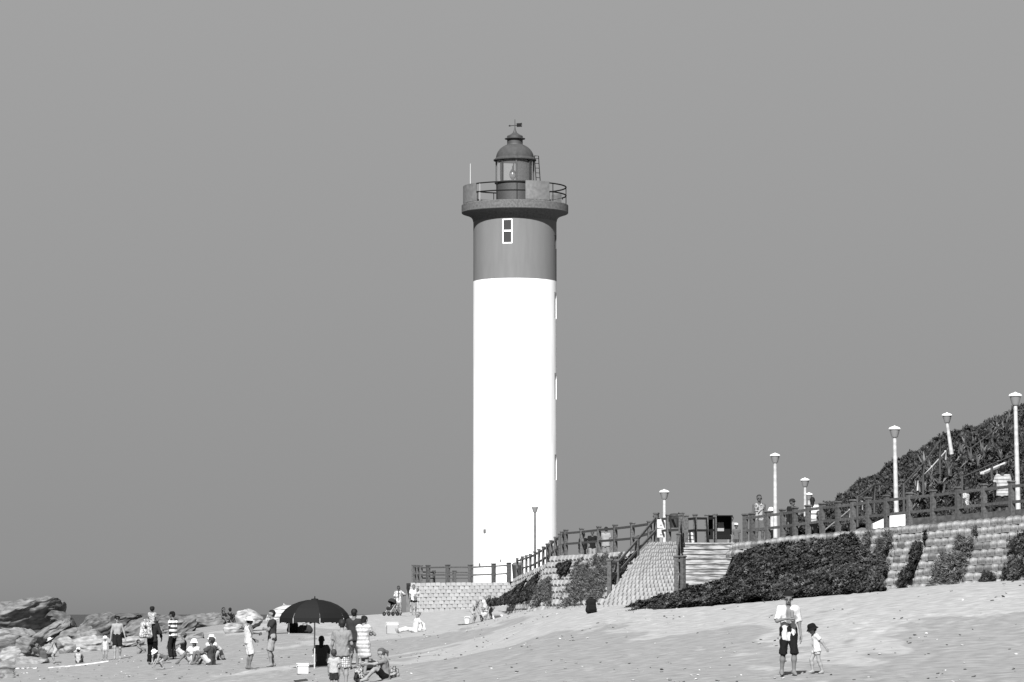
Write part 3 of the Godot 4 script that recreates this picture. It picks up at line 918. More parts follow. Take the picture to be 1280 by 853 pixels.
func make_right_wall():
	var top := CAPS.slice(18)
	top[0] = Vector3(7.354, 6.334, -119.200)
	top[1] = Vector3(7.568, 6.363, -118.000)
	var o := thing("retaining_wall", "battered retaining wall of rounded concrete planter blocks, partly covered in creeper", "wall", Vector3(top[3].x, gy(top[3].x, top[3].z) - 0.3, top[3].z))
	var org := o.position
	var mb := MB.new()
	var vars_ := []
	for i in 3: vars_.append(block_mesh(0.31 + 0.025 * i, 0.215, 0.2 + 0.02 * i))
	var mts := []
	for l in [0.22, 0.19, 0.155, 0.115]: mts.append(mat(l, 0.9, ntex(0.03, 0.45, 1.15, 21, 4), 0.9))
	rng.seed = 77
	var made := 0
	for i in top.size() - 1:
		var a: Vector3 = top[i]
		var b: Vector3 = top[i + 1]
		var along := Vector3(b.x - a.x, 0, b.z - a.z)
		var out := Vector3.UP.cross(along).normalized() * -1.0
		if out.z < 0: out = -out
		var back := -out * 0.1
		mb.quad(a + out * 1.26 - Vector3(0, 3.2, 0) + back, b + out * 1.26 - Vector3(0, 3.2, 0) + back, b + back, a + back)
		mb.quad(a + back, b + back, b + back * 4.0, a + back * 4.0)
	part("backing", mb.mesh(), mat(0.08, 0.95, ntex(0.03, 0.6, 1.0, 22), 0.6), o).position = -org
	# blocks every 0.4 m along the wall top
	var seg := 0
	var pos: Vector3 = top[0]
	var left := 0.0
	for i in top.size() - 1:
		var a: Vector3 = top[i]
		var b: Vector3 = top[i + 1]
		var flat := Vector2(b.x - a.x, b.z - a.z).length()
		var out := Vector3(-(b.z - a.z), 0, b.x - a.x).normalized()
		if out.z < 0: out = -out
		while left < flat:
			var t := left / flat
			var p := a.lerp(b, t)
			left += 0.4
			for r in 12:
				var q := p + out * (0.085 * r) - Vector3(0, 0.1 + 0.225 * r, 0)
				if q.y < gy(q.x, q.z) - 0.12: break
				if p.x < 10.6 and r > 1: continue
				if made > 298: continue
				var mi := 0 if rng.randf() < 0.45 else (1 if rng.randf() < 0.6 else 2 + rng.randi() % 2)
				var blk := part("block", vars_[rng.randi() % 3], mts[mi], o)
				var fac := (out + Vector3(0, 0, 1.1)).normalized()
				blk.transform = Transform3D(Basis(Vector3.UP, atan2(fac.x, fac.z) + rng.randf_range(-0.08, 0.08)) * Basis(Vector3.BACK, rng.randf_range(-0.04, 0.04)), q - org + Vector3(rng.randf_range(-0.02, 0.02), rng.randf_range(-0.01, 0.01), 0))
				made += 1
		left -= flat

func block_face(called: String, label: String, tl: Vector3, tr: Vector3, br: Vector3, bl: Vector3, nu: int, nv: int, tone: float, seed_: int, gap := 0.06, stagger := false, bevel := 0.72, joint := 0.03):
	var o := thing(called, label, "wall", Vector3(bl.x, bl.y, bl.z))
	var nrm := (br - bl).cross(tl - bl).normalized()
	var mb := MB.new()
	var bk := -nrm * (0.3 if bevel > 0.85 else 0.2)
	for j in 10:
		for i in 10:
			var c := []
			for q in [[i, j], [i + 1, j], [i + 1, j + 1], [i, j + 1]]: c.append(bl.lerp(br, q[0] / 10.0).lerp(tl.lerp(tr, q[0] / 10.0), q[1] / 10.0) + bk)
			mb.quad(c[0], c[1], c[2], c[3])
	mb.quad(tl + bk, tr + bk, tr + bk * 4, tl + bk * 4)
	mb.quad(bl + bk * 4, bl + bk, tl + bk, tl + bk * 4)
	part("backing", mb.mesh(), mat(tone * 0.6, 0.95), o).position = -o.position
	rng.seed = seed_
	mb = MB.new()
	var ln := (br - bl).length() / nu
	for j in nv:
		for i in nu + 1:
			var u0: float = (i + gap + (0.5 if stagger and j % 2 else 0.0) - 0.5) / nu
			var u1: float = (i + 1 - gap + (0.5 if stagger and j % 2 else 0.0) - 0.5) / nu
			u0 = clampf(u0, 0, 1); u1 = clampf(u1, 0, 1)
			if u1 - u0 < 0.3 / nu: continue
			var v0 := (j + joint) / nv
			var v1 := (j + 1.0 - joint) / nv
			var jit := nrm * rng.randf_range(-0.025, 0.025)
			var c := []
			for q in [[u0, v0], [u1, v0], [u1, v1], [u0, v1]]:
				c.append(bl.lerp(br, q[0]).lerp(tl.lerp(tr, q[0]), q[1]) + jit)
			var g := tone * rng.randf_range(0.86, 1.08)
			mb.col = Color(g, g, g)
			var mid_: Vector3 = (c[0] + c[1] + c[2] + c[3]) * 0.25
			var f := []
			for p in c: f.append(mid_ + (p - mid_) * bevel + nrm * 0.07 * (1.0 if bevel < 0.8 else 0.4))
			mb.quad(f[0], f[1], f[2], f[3])
			for k in 4:
				var l: int = (k + 1) % 4
				mb.quad(c[k], c[l], f[l], f[k])
				mb.quad(c[k] + bk, c[l] + bk, c[l], c[k])
	part("blocks", mb.mesh(), vmat(0.92, "blk"), o, "", "stuff").position = -o.position

# ------------------------------------------------------------------ fences, lamps
var fence_mats := []
func fence(label: String, posts: Array, hs: Array, pw: float, rails := true, group := "") -> Node3D:
	var o := thing("timber_fence", label, "fence", posts[0], 0.0, group)
	for i in posts.size():
		var h: float = hs[i] if i < hs.size() else hs[-1]
		var mb := MB.new()
		var q: Vector3 = posts[mini(i + 1, posts.size() - 1)] - posts[maxi(i - 1, 0)]
		var yaw := atan2(q.x, q.z)
		var t := Transform3D(Basis(Vector3.UP, yaw), posts[i] - posts[0] + Vector3(0, h * 0.5 - 0.15, 0))
		mb.bbox(t, Vector3(pw, h + 0.22, pw), 0.015)
		var po := part("post", mb.mesh(), fence_mats[i % 3], o)
		mb = MB.new()
		mb.bbox(t.translated(Vector3(0, h * 0.5 + 0.11, 0)), Vector3(pw + 0.05, 0.07, pw + 0.05), 0.02)
		part("post_cap", mb.mesh(), fence_mats[i % 3], po)
	if rails:
		for i in posts.size() - 1:
			for f in [0.84, 0.43]:
				var mb := MB.new()
				var ha: float = hs[i] if i < hs.size() else hs[-1]
				var hb: float = hs[i + 1] if i + 1 < hs.size() else hs[-1]
				mb.beam(posts[i] - posts[0] + Vector3(0, ha * f, 0), posts[i + 1] - posts[0] + Vector3(0, hb * f, 0), 0.05, 0.085)
				part("rail", mb.mesh(), fence_mats[(i + 1) % 3], o)
	return o

func lamp(label: String, top: Vector3, foot_y: float, s: float, lean := 0.0, tone := 0.36):
	var base := Vector3(top.x + lean, foot_y, top.z)
	var o := thing("street_lamp", label, "street lamp", base, 0.0, "promenade lamp posts")
	var t := Transform3D(Basis(), top - base)
	var white := mat(0.5, 0.5)
	var mb := MB.new()
	mb.tube([Vector3.ZERO, t.origin - Vector3(0, 0.5 * s, 0)], [0.085, 0.06], 12)
	part("pole", mb.mesh(), mat(tone, 0.5, ntex(0.02, 0.75, 1.0, 31), 0.7), o)
	mb = MB.new()
	mb.lathe([Vector2(0.0, -0.52 * s), Vector2(0.13 * s, -0.52 * s), Vector2(0.15 * s, -0.47 * s), Vector2(0.24 * s, -0.16 * s), Vector2(0.0, -0.16 * s)], 20, t)
	part("lantern_shade", mb.mesh(), mat(0.13, 0.25), o, "grey translucent tapering lantern")
	mb = MB.new()
	mb.lathe([Vector2(0.0, -0.165 * s), Vector2(0.275 * s, -0.165 * s), Vector2(0.28 * s, -0.14 * s), Vector2(0.23 * s, -0.08 * s), Vector2(0.12 * s, -0.035 * s), Vector2(0.045 * s, -0.02 * s), Vector2(0.045 * s, 0.0), Vector2(0.0, 0.012 * s)], 20, t)
	part("lantern_cap", mb.mesh(), white, o, "white domed lantern cap")

# ------------------------------------------------------------------ plants
func sprig_mesh(n: int, l: float, w: float, seed_: int, upright := 0.5) -> ArrayMesh:
	rng.seed = seed_
	var mb := MB.new()
	for i in n:
		var a := TAU * i / n + rng.randf_range(-0.4, 0.4)
		var e := rng.randf_range(0.1, 1.3) * upright + 0.15
		var d := Vector3(sin(a) * cos(e), sin(e), cos(a) * cos(e))
		var side := d.cross(Vector3.UP).normalized() * w * 0.5
		var ll := l * rng.randf_range(0.6, 1.1)
		var b := Vector3(rng.randf_range(-0.3, 0.3), rng.randf_range(-0.1, 0.3), rng.randf_range(-0.3, 0.3)) * l
		var g := rng.randf_range(0.6, 1.2)
		mb.col = Color(g, g, g)
		var m := b + d * ll * 0.5 + Vector3(0, ll * 0.08, 0)
		var tip := b + d * ll
		mb.tri(b, m + side, m - side); mb.tri(m - side, m + side, tip)
	return mb.mesh()

func scatter(called: String, pts: Array, nrms: Array, mesh: Mesh, m: Material, lo: float, hi: float, size: Vector2, parent: Node, seed_: int) -> MultiMeshInstance3D:
	rng.seed = seed_
	var mm := MultiMesh.new()
	mm.transform_format = MultiMesh.TRANSFORM_3D
	mm.use_colors = true
	mm.mesh = mesh
	mm.instance_count = pts.size()
	for i in pts.size():
		var s := rng.randf_range(size.x, size.y)
		var b := bas((nrms[i] + Vector3(rng.randf_range(-0.5, 0.5), rng.randf_range(-0.2, 0.5), rng.randf_range(-0.5, 0.5))), Vector3(0.3, 0, 1)) * Basis(Vector3.UP, rng.randf() * TAU)
		mm.set_instance_transform(i, Transform3D(b.scaled(Vector3.ONE * s), pts[i]))
		var g := lerpf(lo, hi, rng.randf() * rng.randf())
		mm.set_instance_color(i, Color(g, g, g))
	var o := MultiMeshInstance3D.new()
	o.multimesh = mm; o.material_override = m
	o.name = called if parent != self else numbered(called)
	parent.add_child(o, true)
	return o

func leaf_mat(rough := 0.5) -> StandardMaterial3D:
	var m := vmat(rough, "leaf")
	m.cull_mode = BaseMaterial3D.CULL_DISABLED
	return m

func creeper(label: String, quads: Array, per_m2: float, lo: float, hi: float, size: Vector2, mesh: Mesh, seed_: int, thick := 0.15, soil := 0.03, ragged := 2.2):
	var o := thing("creeper", label, "creeper", quads[0][3], 0.0, "", "stuff")
	rng.seed = seed_
	var pts := []
	var nr := []
	var mb := MB.new()
	for q in quads:
		var area: float = ((q[1] - q[0]).length() + (q[2] - q[3]).length()) * 0.5 * ((q[3] - q[0]).length() + (q[2] - q[1]).length()) * 0.5
		var n: Vector3 = (q[2] - q[0]).cross(q[1] - q[3]).normalized()
		if n.z < 0: n = -n
		for i in int(area * per_m2):
			var u := rng.randf_range(-0.04, 1.04)
			var v := rng.randf_range(-0.04, 1.05)
			var p: Vector3 = q[0].lerp(q[1], u).lerp(q[3].lerp(q[2], u), v)
			var ed := minf(minf(u, 1 - u), minf(v, 1 - v))
			if noise2.get_noise_2d(p.x * 2.2 + p.z, p.y * 2.2) > ed * ragged - 0.12: continue
			var bump := noise.get_noise_3d(p.x * 2.0, p.y * 2.0, p.z * 0.8)
			pts.append(p + n * (thick * (0.4 + 0.9 * bump) + rng.randf_range(-0.04, 0.06)) - o.position); nr.append(n)
		var k := 8
		for j in k:
			for i in k:
				var c := []
				for w in [[i, j], [i, j + 1], [i + 1, j + 1], [i + 1, j]]:
					var lim: float = 0.03 if ragged > 5.0 else 0.24
					var u: float = lim + (1.0 - 2.0 * lim) * w[0] / k
					var v: float = lim + (1.0 - 2.0 * lim) * w[1] / k
					var p: Vector3 = q[0].lerp(q[1], u).lerp(q[3].lerp(q[2], u), v)
					var ed: float = minf(minf(u, 1 - u), minf(v, 1 - v))
					p += n * (thick * (0.25 + 0.8 * noise.get_noise_3d(p.x * 2.0, p.y * 2.0, p.z * 0.8)) * minf(1.0, ed * 6.0) - 0.07)
					c.append(p - o.position)
				mb.quad(c[0], c[1], c[2], c[3])
	part("stems", mb.mesh(), mat(soil, 0.95, ntex(0.05, 0.4, 1.2, 41), 1.5), o, "", "stuff")
	var l := scatter("leaves", pts, nr, mesh, leaf_mat(), lo, hi, size, o, seed_ + 1)
	l.set_meta("kind", "stuff")

func grid_pt(rows: Array, u: float, v: float) -> Vector3:
	var nc: int = rows[0].size() - 1
	var nr: int = rows.size() - 1
	var i := mini(int(u * nc), nc - 1)
	var j := mini(int(v * nr), nr - 1)
	var fu := u * nc - i
	var fv := v * nr - j
	return rows[j][i].lerp(rows[j][i + 1], fu).lerp(rows[j + 1][i].lerp(rows[j + 1][i + 1], fu), fv)

func hill_pt(u: float, v: float) -> Vector3:
	var p := grid_pt(HILL, u, v)
	p.y += noise.get_noise_3d(p.x * 0.5, 3.0, p.z * 0.25) * 0.7 * smoothstep(0.02, 0.15, v) + noise2.get_noise_3d(p.x * 0.6, 7.0, p.z * 0.4) * 0.25
	return p

var HILL := [
	[Vector3(11.179, 7.102, -146.000), Vector3(12.679, 7.131, -136.000), Vector3(14.142, 7.223, -130.000), Vector3(15.417, 7.212, -124.000), Vector3(16.435, 7.241, -119.000), Vector3(17.721, 7.307, -114.000)],
	[Vector3(12.099, 7.497, -158.000), Vector3(13.990, 8.251, -150.000), Vector3(15.676, 8.976, -144.000), Vector3(17.049, 9.222, -137.000), Vector3(18.252, 9.677, -132.000), Vector3(19.768, 9.857, -127.000)],
	[Vector3(13.016, 7.536, -170.000), Vector3(15.205, 8.982, -163.000), Vector3(17.097, 10.123, -157.000), Vector3(18.802, 10.863, -151.000), Vector3(20.062, 11.397, -145.000), Vector3(21.808, 11.859, -140.000)],
	[Vector3(13.936, 7.867, -182.000), Vector3(16.326, 9.581, -175.000), Vector3(18.516, 11.084, -170.000), Vector3(20.549, 11.903, -165.000), Vector3(21.865, 12.483, -158.000), Vector3(23.689, 13.516, -152.000)],
	[Vector3(15.307, 7.008, -200.000), Vector3(18.184, 9.094, -195.000), Vector3(20.681, 10.229, -190.000), Vector3(23.021, 10.887, -185.000), Vector3(24.889, 11.701, -180.000), Vector3(27.248, 12.850, -175.000)]]

func make_hill():
	var mb := MB.new()
	var nu := 60
	var nv := 48
	for j in nv:
		for i in nu:
			mb.quad(hill_pt(i / float(nu), j / float(nv)), hill_pt((i + 1) / float(nu), j / float(nv)), hill_pt((i + 1) / float(nu), (j + 1) / float(nv)), hill_pt(i / float(nu), (j + 1) / float(nv)))
	var o := part("hillside", mb.mesh(), mat(0.03, 0.95, ntex(0.04, 0.5, 1.2, 42), 0.8, true), self)
	put(o, "steep hillside behind the promenade", "hill", "", "structure")
	rng.seed = 5
	var pts := []
	var nr := []
	for i in 90000:
		var u := rng.randf()
		var v := rng.randf() * 0.8
		var p := hill_pt(u, v)
		var b := noise.get_noise_3d(p.x * 1.3, p.y, p.z * 0.7)
		pts.append(p + Vector3(0, 0.05 + maxf(0.0, b) * 0.7 * rng.randf() + 0.1 * rng.randf(), 0)); nr.append(Vector3(-0.2, 1, 0.5))
	var l := scatter("hillside_shrubs", pts, nr, sprig_mesh(10, 0.13, 0.05, 51, 0.7), leaf_mat(), HL, HH, Vector2(0.7, 1.5), self, 52)
	put(l, "dense dark coastal shrubs covering the hillside", "shrubs", "", "stuff")
	# spiky rosette shrubs near the steps
	var kinds := []
	for k in 3:
		rng.seed = 60 + k
		var b := MB.new()
		for i in 46:
			var a := rng.randf() * TAU
			var e := rng.randf_range(0.05, 1.45)
			var d := Vector3(sin(a) * cos(e), sin(e), cos(a) * cos(e))
			var ln := rng.randf_range(0.5, 1.0)
			var s := d.cross(Vector3.UP).normalized() * rng.randf_range(0.035, 0.06)
			var root := Vector3(0, 0.15 + rng.randf() * 0.25, 0)
			var m1 := root + d * ln * 0.5
			var tip := root + d * ln * 0.95 - Vector3(0, ln * (0.25 + 0.2 * rng.randf()) * cos(e), 0)
			var g := rng.randf_range(0.5, 1.3) * 0.075
			b.col = Color(g, g, g)
			b.tri(root - s * 0.5, root + s * 0.5, m1 + s); b.tri(root - s * 0.5, m1 + s, m1 - s); b.tri(m1 - s, m1 + s, tip)
		kinds.append(b.mesh())
	var stem := MB.new()
	stem.tube([Vector3(0, -0.5, 0), Vector3(0.03, 0.3, 0)], [0.07, 0.045], 7)
	var sm := stem.mesh()
	rng.seed = 70
	for i in 64:
		var u := rng.randf_range(0.44, 1.0)
		var v := rng.randf_range(0.06, 0.62) * (0.5 + 0.5 * u)
		if v > 0.25 + (u - 0.44) * 0.9: v *= 0.5
		var p := hill_pt(u, v)
		var t := thing("spiky_shrub", "spiky rosette shrub with long drooping leaves on the hillside by the steps", "shrub", p + Vector3(0, 0.1, 0), rng.randf() * 360.0, "rosette shrubs on the hillside")
		t.scale = Vector3.ONE * rng.randf_range(0.55, 1.0)
		part("leaves", kinds[i % 3], leaf_mat(), t)
		part("stem", sm, mat(0.06, 0.9), t)

# ------------------------------------------------------------------ rocks
func rock(label: String, pos: Vector3, size: Vector3, tilt: float, tone: float, seed_: int, sq := 0.6, strata := 0.0, yaw := 0.0):
	var f := FastNoiseLite.new()
	f.seed = seed_; f.frequency = 0.9
	var f2 := FastNoiseLite.new()
	f2.seed = seed_ + 50; f2.frequency = 1.0; f2.fractal_type = FastNoiseLite.FRACTAL_RIDGED; f2.fractal_octaves = 3
	var nu := 84
	var nv := 46
	var g := []
	var B := Basis(Vector3.BACK, deg_to_rad(tilt)) * Basis(Vector3.UP, deg_to_rad(yaw))
	rng.seed = seed_ * 31
	var planes := []
	for k in 9:
		var n := Vector3(rng.randf_range(-1, 1), rng.randf_range(-0.8, 1), rng.randf_range(-1, 1)).normalized()
		planes.append([n, (n * size * 0.5).length() * rng.randf_range(0.62, 0.9)])
	for j in nv + 1:
		var row := []
		var b := -PI / 2 + PI * j / nv
		for i in nu:
			var a := TAU * i / nu
			var d := Vector3(signf(cos(a)) * pow(absf(cos(a)), sq) * pow(maxf(cos(b), 0.0), sq), signf(sin(b)) * pow(absf(sin(b)), sq), signf(sin(a)) * pow(absf(sin(a)), sq) * pow(maxf(cos(b), 0.0), sq))
			var p := d * size * 0.5
			var n := f.get_noise_3dv(p * 0.9) * 0.26 + f.get_noise_3dv(p * 2.6) * 0.16 + f.get_noise_3dv(p * 6.0) * 0.045
			p *= 1.0 + n * 0.6
			for pl in planes:
				var ex: float = p.dot(pl[0]) - pl[1]
				if ex > 0.0: p -= pl[0] * ex * 0.88
			if strata > 0.0:
				var k := sin((p.y + f.get_noise_3dv(p * 0.8) * 0.35) * strata)
				p += Vector3(d.x, 0, d.z) * (smoothstep(0.2, 0.9, k) * 0.08)
			p -= d * smoothstep(0.25, 0.8, f2.get_noise_3d(p.x * 0.45, p.y * 1.3, p.z * 0.6)) * 0.085
			row.append(p)
		g.append(row)
	var mb := MB.new()
	var nor := []
	for j in nv + 1:
		var row := []
		for i in nu:
			var du: Vector3 = g[j][(i + 1) % nu] - g[j][(i + nu - 1) % nu]
			var dv: Vector3 = g[mini(j + 1, nv)][i] - g[maxi(j - 1, 0)][i]
			var n := dv.cross(du)
			row.append(n.normalized() if n.length() > 1e-6 else (Vector3.UP if j > 2 else Vector3.DOWN))
		nor.append(row)
	for j in nv:
		for i in nu:
			var k: int = (i + 1) % nu
			mb.quad_n(g[j][k], g[j][i], g[j + 1][i], g[j + 1][k], nor[j][k], nor[j][i], nor[j + 1][i], nor[j + 1][k])
	var m := mat(tone * 0.64, 0.92, ntex(0.02, 0.5, 1.18, 80 + seed_ % 3, 6, 256), 0.4)
	m.uv1_scale = Vector3(0.35, 1.2, 0.45)
	var o := single("rock", mb.mesh(), m, label, "rock", pos, 0.0, "rocks at the end of the beach")
	o.basis = B

# ------------------------------------------------------------------ beach things
func umbrella(label: String, foot: Vector3, h: float, r: float, tilt: Vector2, mats_: Array, pole_m: Material, valance := 0.14, rise := 0.42):
	var o := thing("beach_umbrella", label, "umbrella", foot)
	var tb := Basis(Vector3.BACK, deg_to_rad(tilt.x)) * Basis(Vector3.RIGHT, deg_to_rad(tilt.y))
	var top := tb * Vector3(0, h, 0)
	var mb := MB.new()
	mb.tube([Vector3(0, -0.25, 0), Vector3(0, h * 0.45, 0), top], [0.022, 0.022, 0.018], 8)
	part("pole", mb.mesh(), pole_m, o)
	var ng := 8
	for g in ng:
		mb = MB.new()
		var vl := MB.new()
		for i in 6:
			for j in 6:
				var q := []
				for w in [[i, j], [i, j + 1], [i + 1, j + 1], [i + 1, j]]:
					var a: float = TAU * (g + w[0] / 6.0) / ng + 0.2
					var t: float = w[1] / 6.0
					var sag: float = 1.0 - 0.06 * t * sin(PI * w[0] / 6.0)
					q.append(top + tb * Vector3(sin(a) * r * sin(t * 1.35) / sin(1.35) * sag, -rise * (1.0 - cos(t * 1.35)) / (1.0 - cos(1.35)), cos(a) * r * sin(t * 1.35) / sin(1.35) * sag))
				mb.quad(q[0], q[1], q[2], q[3])
				if j == 5:
					var dn := tb * Vector3(0, -valance, 0)
					vl.quad(q[1], q[1] + dn, q[2] + dn * (0.8 + 0.2 * absf(i - 2.0)), q[2])
		var go := part("canopy_panel", mb.mesh(), mats_[g % mats_.size()], o)
		part("valance", vl.mesh(), mats_[g % mats_.size()], go)
		mb = MB.new()
		var aa := TAU * g / ng + 0.2
		var pts := []
		var rr := []
		for j in 7:
			var t := j / 6.0
			pts.append(top + tb * Vector3(sin(aa) * r * sin(t * 1.35) / sin(1.35), -rise * (1.0 - cos(t * 1.35)) / (1.0 - cos(1.35)) - 0.015, cos(aa) * r * sin(t * 1.35) / sin(1.35)))
			rr.append(0.008)
		mb.tube(pts, rr, 5)
		mb.tube([pts[6], pts[6] + tb * Vector3(0, -valance * 1.05, 0)], [0.014, 0.01], 5)
		part("rib", mb.mesh(), pole_m, o)
	mb = MB.new()
	mb.lathe([Vector2(0.12, -0.012), Vector2(0.1, 0.02), Vector2(0.02, 0.03), Vector2(0.015, 0.09), Vector2(0.0, 0.1)], 10, Transform3D(tb, top))
	part("tip", mb.mesh(), mats_[0], o)

func cooler(label: String, foot: Vector3, yaw: float, s: Vector3, body: float, lid: float):
	var o := thing("cooler_box", label, "cooler box", foot, yaw)
	var mb := MB.new()
	mb.bbox(Transform3D(Basis(), Vector3(0, s.y * 0.38, 0)), Vector3(s.x * 0.94, s.y * 0.8, s.z * 0.94), 0.015)
	part("box", mb.mesh(), mat(body, 0.5), o)
	mb = MB.new()
	mb.bbox(Transform3D(Basis(), Vector3(0, s.y * 0.89, 0)), Vector3(s.x, s.y * 0.2, s.z), 0.02)
	part("lid", mb.mesh(), mat(lid, 0.5), o)
	mb = MB.new()
	var hx := s.x * 0.5 + 0.015
	mb.tube([Vector3(-hx, s.y * 0.7, 0), Vector3(-hx, s.y * 1.12, 0), Vector3(hx, s.y * 1.12, 0), Vector3(hx, s.y * 0.7, 0)], [0.012, 0.012, 0.012, 0.012], 6)
	part("handle", mb.mesh(), mat(lid, 0.5), o)

func bag(called: String, label: String, foot: Vector3, yaw: float, s: Vector3, m: Material, straps := true, cat := "bag"):
	var o := thing(called, label, cat, foot, yaw)
	var mb := MB.new()
	var a := s.x * 0.5 - s.z * 0.4
	blob(mb, [[Vector3(-a, s.z * 0.42, 0), Vector3(a, s.z * 0.42, 0), s.z * 0.45, s.z * 0.45], [Vector3(-a * 0.8, s.y - s.z * 0.4, 0), Vector3(a * 0.8, s.y - s.z * 0.4, 0), s.z * 0.38, s.z * 0.38],
		[Vector3(-a, s.z * 0.42, 0), Vector3(-a * 0.8, s.y - s.z * 0.4, 0), s.z * 0.42, s.z * 0.38], [Vector3(a, s.z * 0.42, 0), Vector3(a * 0.8, s.y - s.z * 0.4, 0), s.z * 0.42, s.z * 0.38]], 0.03, 0.05)
	part("body", mb.mesh(), m, o)
	if straps:
		for k in [-1.0, 1.0]:
			mb = MB.new()
			mb.tube([Vector3(-a * 0.6, s.y * 0.75, k * s.z * 0.36), Vector3(-a * 0.4, s.y * 1.15, k * s.z * 0.2), Vector3(a * 0.4, s.y * 1.15, k * s.z * 0.2), Vector3(a * 0.6, s.y * 0.75, k * s.z * 0.36)], [0.014, 0.014, 0.014, 0.014], 6)
			part("strap", mb.mesh(), m, o)
		mb = MB.new()
		mb.bbox(Transform3D(Basis(), Vector3(0, s.y * 0.38, s.z * 0.44)), Vector3(s.x * 0.55, s.y * 0.36, 0.06), 0.02)
		part("pocket", mb.mesh(), m, o)

func towel(label: String, p: Vector3, yaw: float, s: Vector2, m: Material):
	var mb := MB.new()
	var n := 10
	var B := Basis(Vector3.UP, deg_to_rad(yaw))
	for j in n:
		for i in n:
			var q := []
			for w in [[i, j], [i, j + 1], [i + 1, j + 1], [i + 1, j]]:
				var l := B * Vector3((w[0] / float(n) - 0.5) * s.x, 0, (w[1] / float(n) - 0.5) * s.y)
				q.append(Vector3(l.x, gy(p.x + l.x, p.z + l.z) + 0.03 + 0.02 * noise2.get_noise_2d(l.x * 9.0, l.z * 9.0) - p.y, l.z))
			mb.quad(q[0], q[1], q[2], q[3])
			var d := Vector3(0, -0.03, 0)
			if j == 0: mb.quad(q[0] + d, q[0], q[3], q[3] + d)
			if j == n - 1: mb.quad(q[1] + d, q[2] + d, q[2], q[1])
			if i == 0: mb.quad(q[0] + d, q[1] + d, q[1], q[0])
			if i == n - 1: mb.quad(q[3] + d, q[3], q[2], q[2] + d)
	single("towel", mb.mesh(), m, label, "towel", p)

func pushchair(label: String, p: Vector3, yaw: float):
	var o := thing("pushchair", label, "pushchair", p, yaw)
	var dk := mat(0.02, 0.8)
	var mb := MB.new()
	blob(mb, [[Vector3(-0.12, 0.42, 0.12), Vector3(0.12, 0.42, 0.12), 0.09, 0.09], [Vector3(-0.13, 0.5, -0.12), Vector3(-0.12, 0.75, -0.2), 0.08, 0.07], [Vector3(0.13, 0.5, -0.12), Vector3(0.12, 0.75, -0.2), 0.08, 0.07]], 0.03, 0.08)
	part("seat", mb.mesh(), dk, o)
	mb = MB.new()
	mb.lathe([Vector2(0.25, 0.0), Vector2(0.24, 0.1), Vector2(0.18, 0.2), Vector2(0.0, 0.26)], 12, Transform3D(Basis(Vector3.RIGHT, -0.5), Vector3(0, 0.7, -0.08)))
	part("hood", mb.mesh(), dk, o)
	for k in [-1.0, 1.0]:
		mb = MB.new()
		mb.tube([Vector3(0.2 * k, 0.12, 0.3), Vector3(0.2 * k, 0.5, -0.05), Vector3(0.2 * k, 0.98, -0.45)], [0.014, 0.014, 0.014], 6)
		mb.tube([Vector3(0.2 * k, 0.12, -0.3), Vector3(0.2 * k, 0.6, 0.05)], [0.014, 0.014], 6)
		part("frame", mb.mesh(), mat(0.25, 0.4), o)
		for z in [-0.3, 0.3]:
			mb = MB.new()
			mb.lathe([Vector2(0.04, -0.025), Vector2(0.11, -0.025), Vector2(0.12, 0.0), Vector2(0.11, 0.025), Vector2(0.04, 0.025)], 14, Transform3D(Basis(Vector3.BACK, PI / 2), Vector3(0.2 * k, 0.12, z)))
			part("wheel", mb.mesh(), dk, o)

func litter_bin(label: String, p: Vector3, h: float, r: float, m: Material, lid_m: Material):
	var o := thing("litter_bin", label, "litter bin", p)
	var mb := MB.new()
	mb.lathe([Vector2(0, 0), Vector2(r * 0.8, 0), Vector2(r, h * 0.8), Vector2(r * 0.9, h * 0.8)], 16, Transform3D.IDENTITY)
	part("drum", mb.mesh(), m, o)
	mb = MB.new()
	mb.lathe([Vector2(r * 1.05, h * 0.79), Vector2(r * 1.05, h * 0.84), Vector2(r * 0.7, h * 0.97), Vector2(0, h)], 16, Transform3D.IDENTITY)
	part("lid", mb.mesh(), lid_m, o)

func rail_tube(called: String, label: String, pts: Array, r: float, m: Material, post_h: float, cat := "handrail"):
	var o := thing(called, label, cat, pts[0])
	var mb := MB.new()
	var q := []
	var rr := []
	for p in pts:
		q.append(p - pts[0]); rr.append(r)
	mb.tube(q, rr, 6)
	part("rail", mb.mesh(), m, o)
	if post_h > 0.0:
		for i in pts.size():
			mb = MB.new()
			mb.tube([q[i] + Vector3(0, 0.05, 0), q[i] - Vector3(0, post_h, 0)], [r * 1.6, r * 1.6], 6)
			part("post", mb.mesh(), m, o)

# ------------------------------------------------------------------ the scene
const SAND := 0.285
const BAND := 0.115
const HL := 0.008
const HH := 0.075

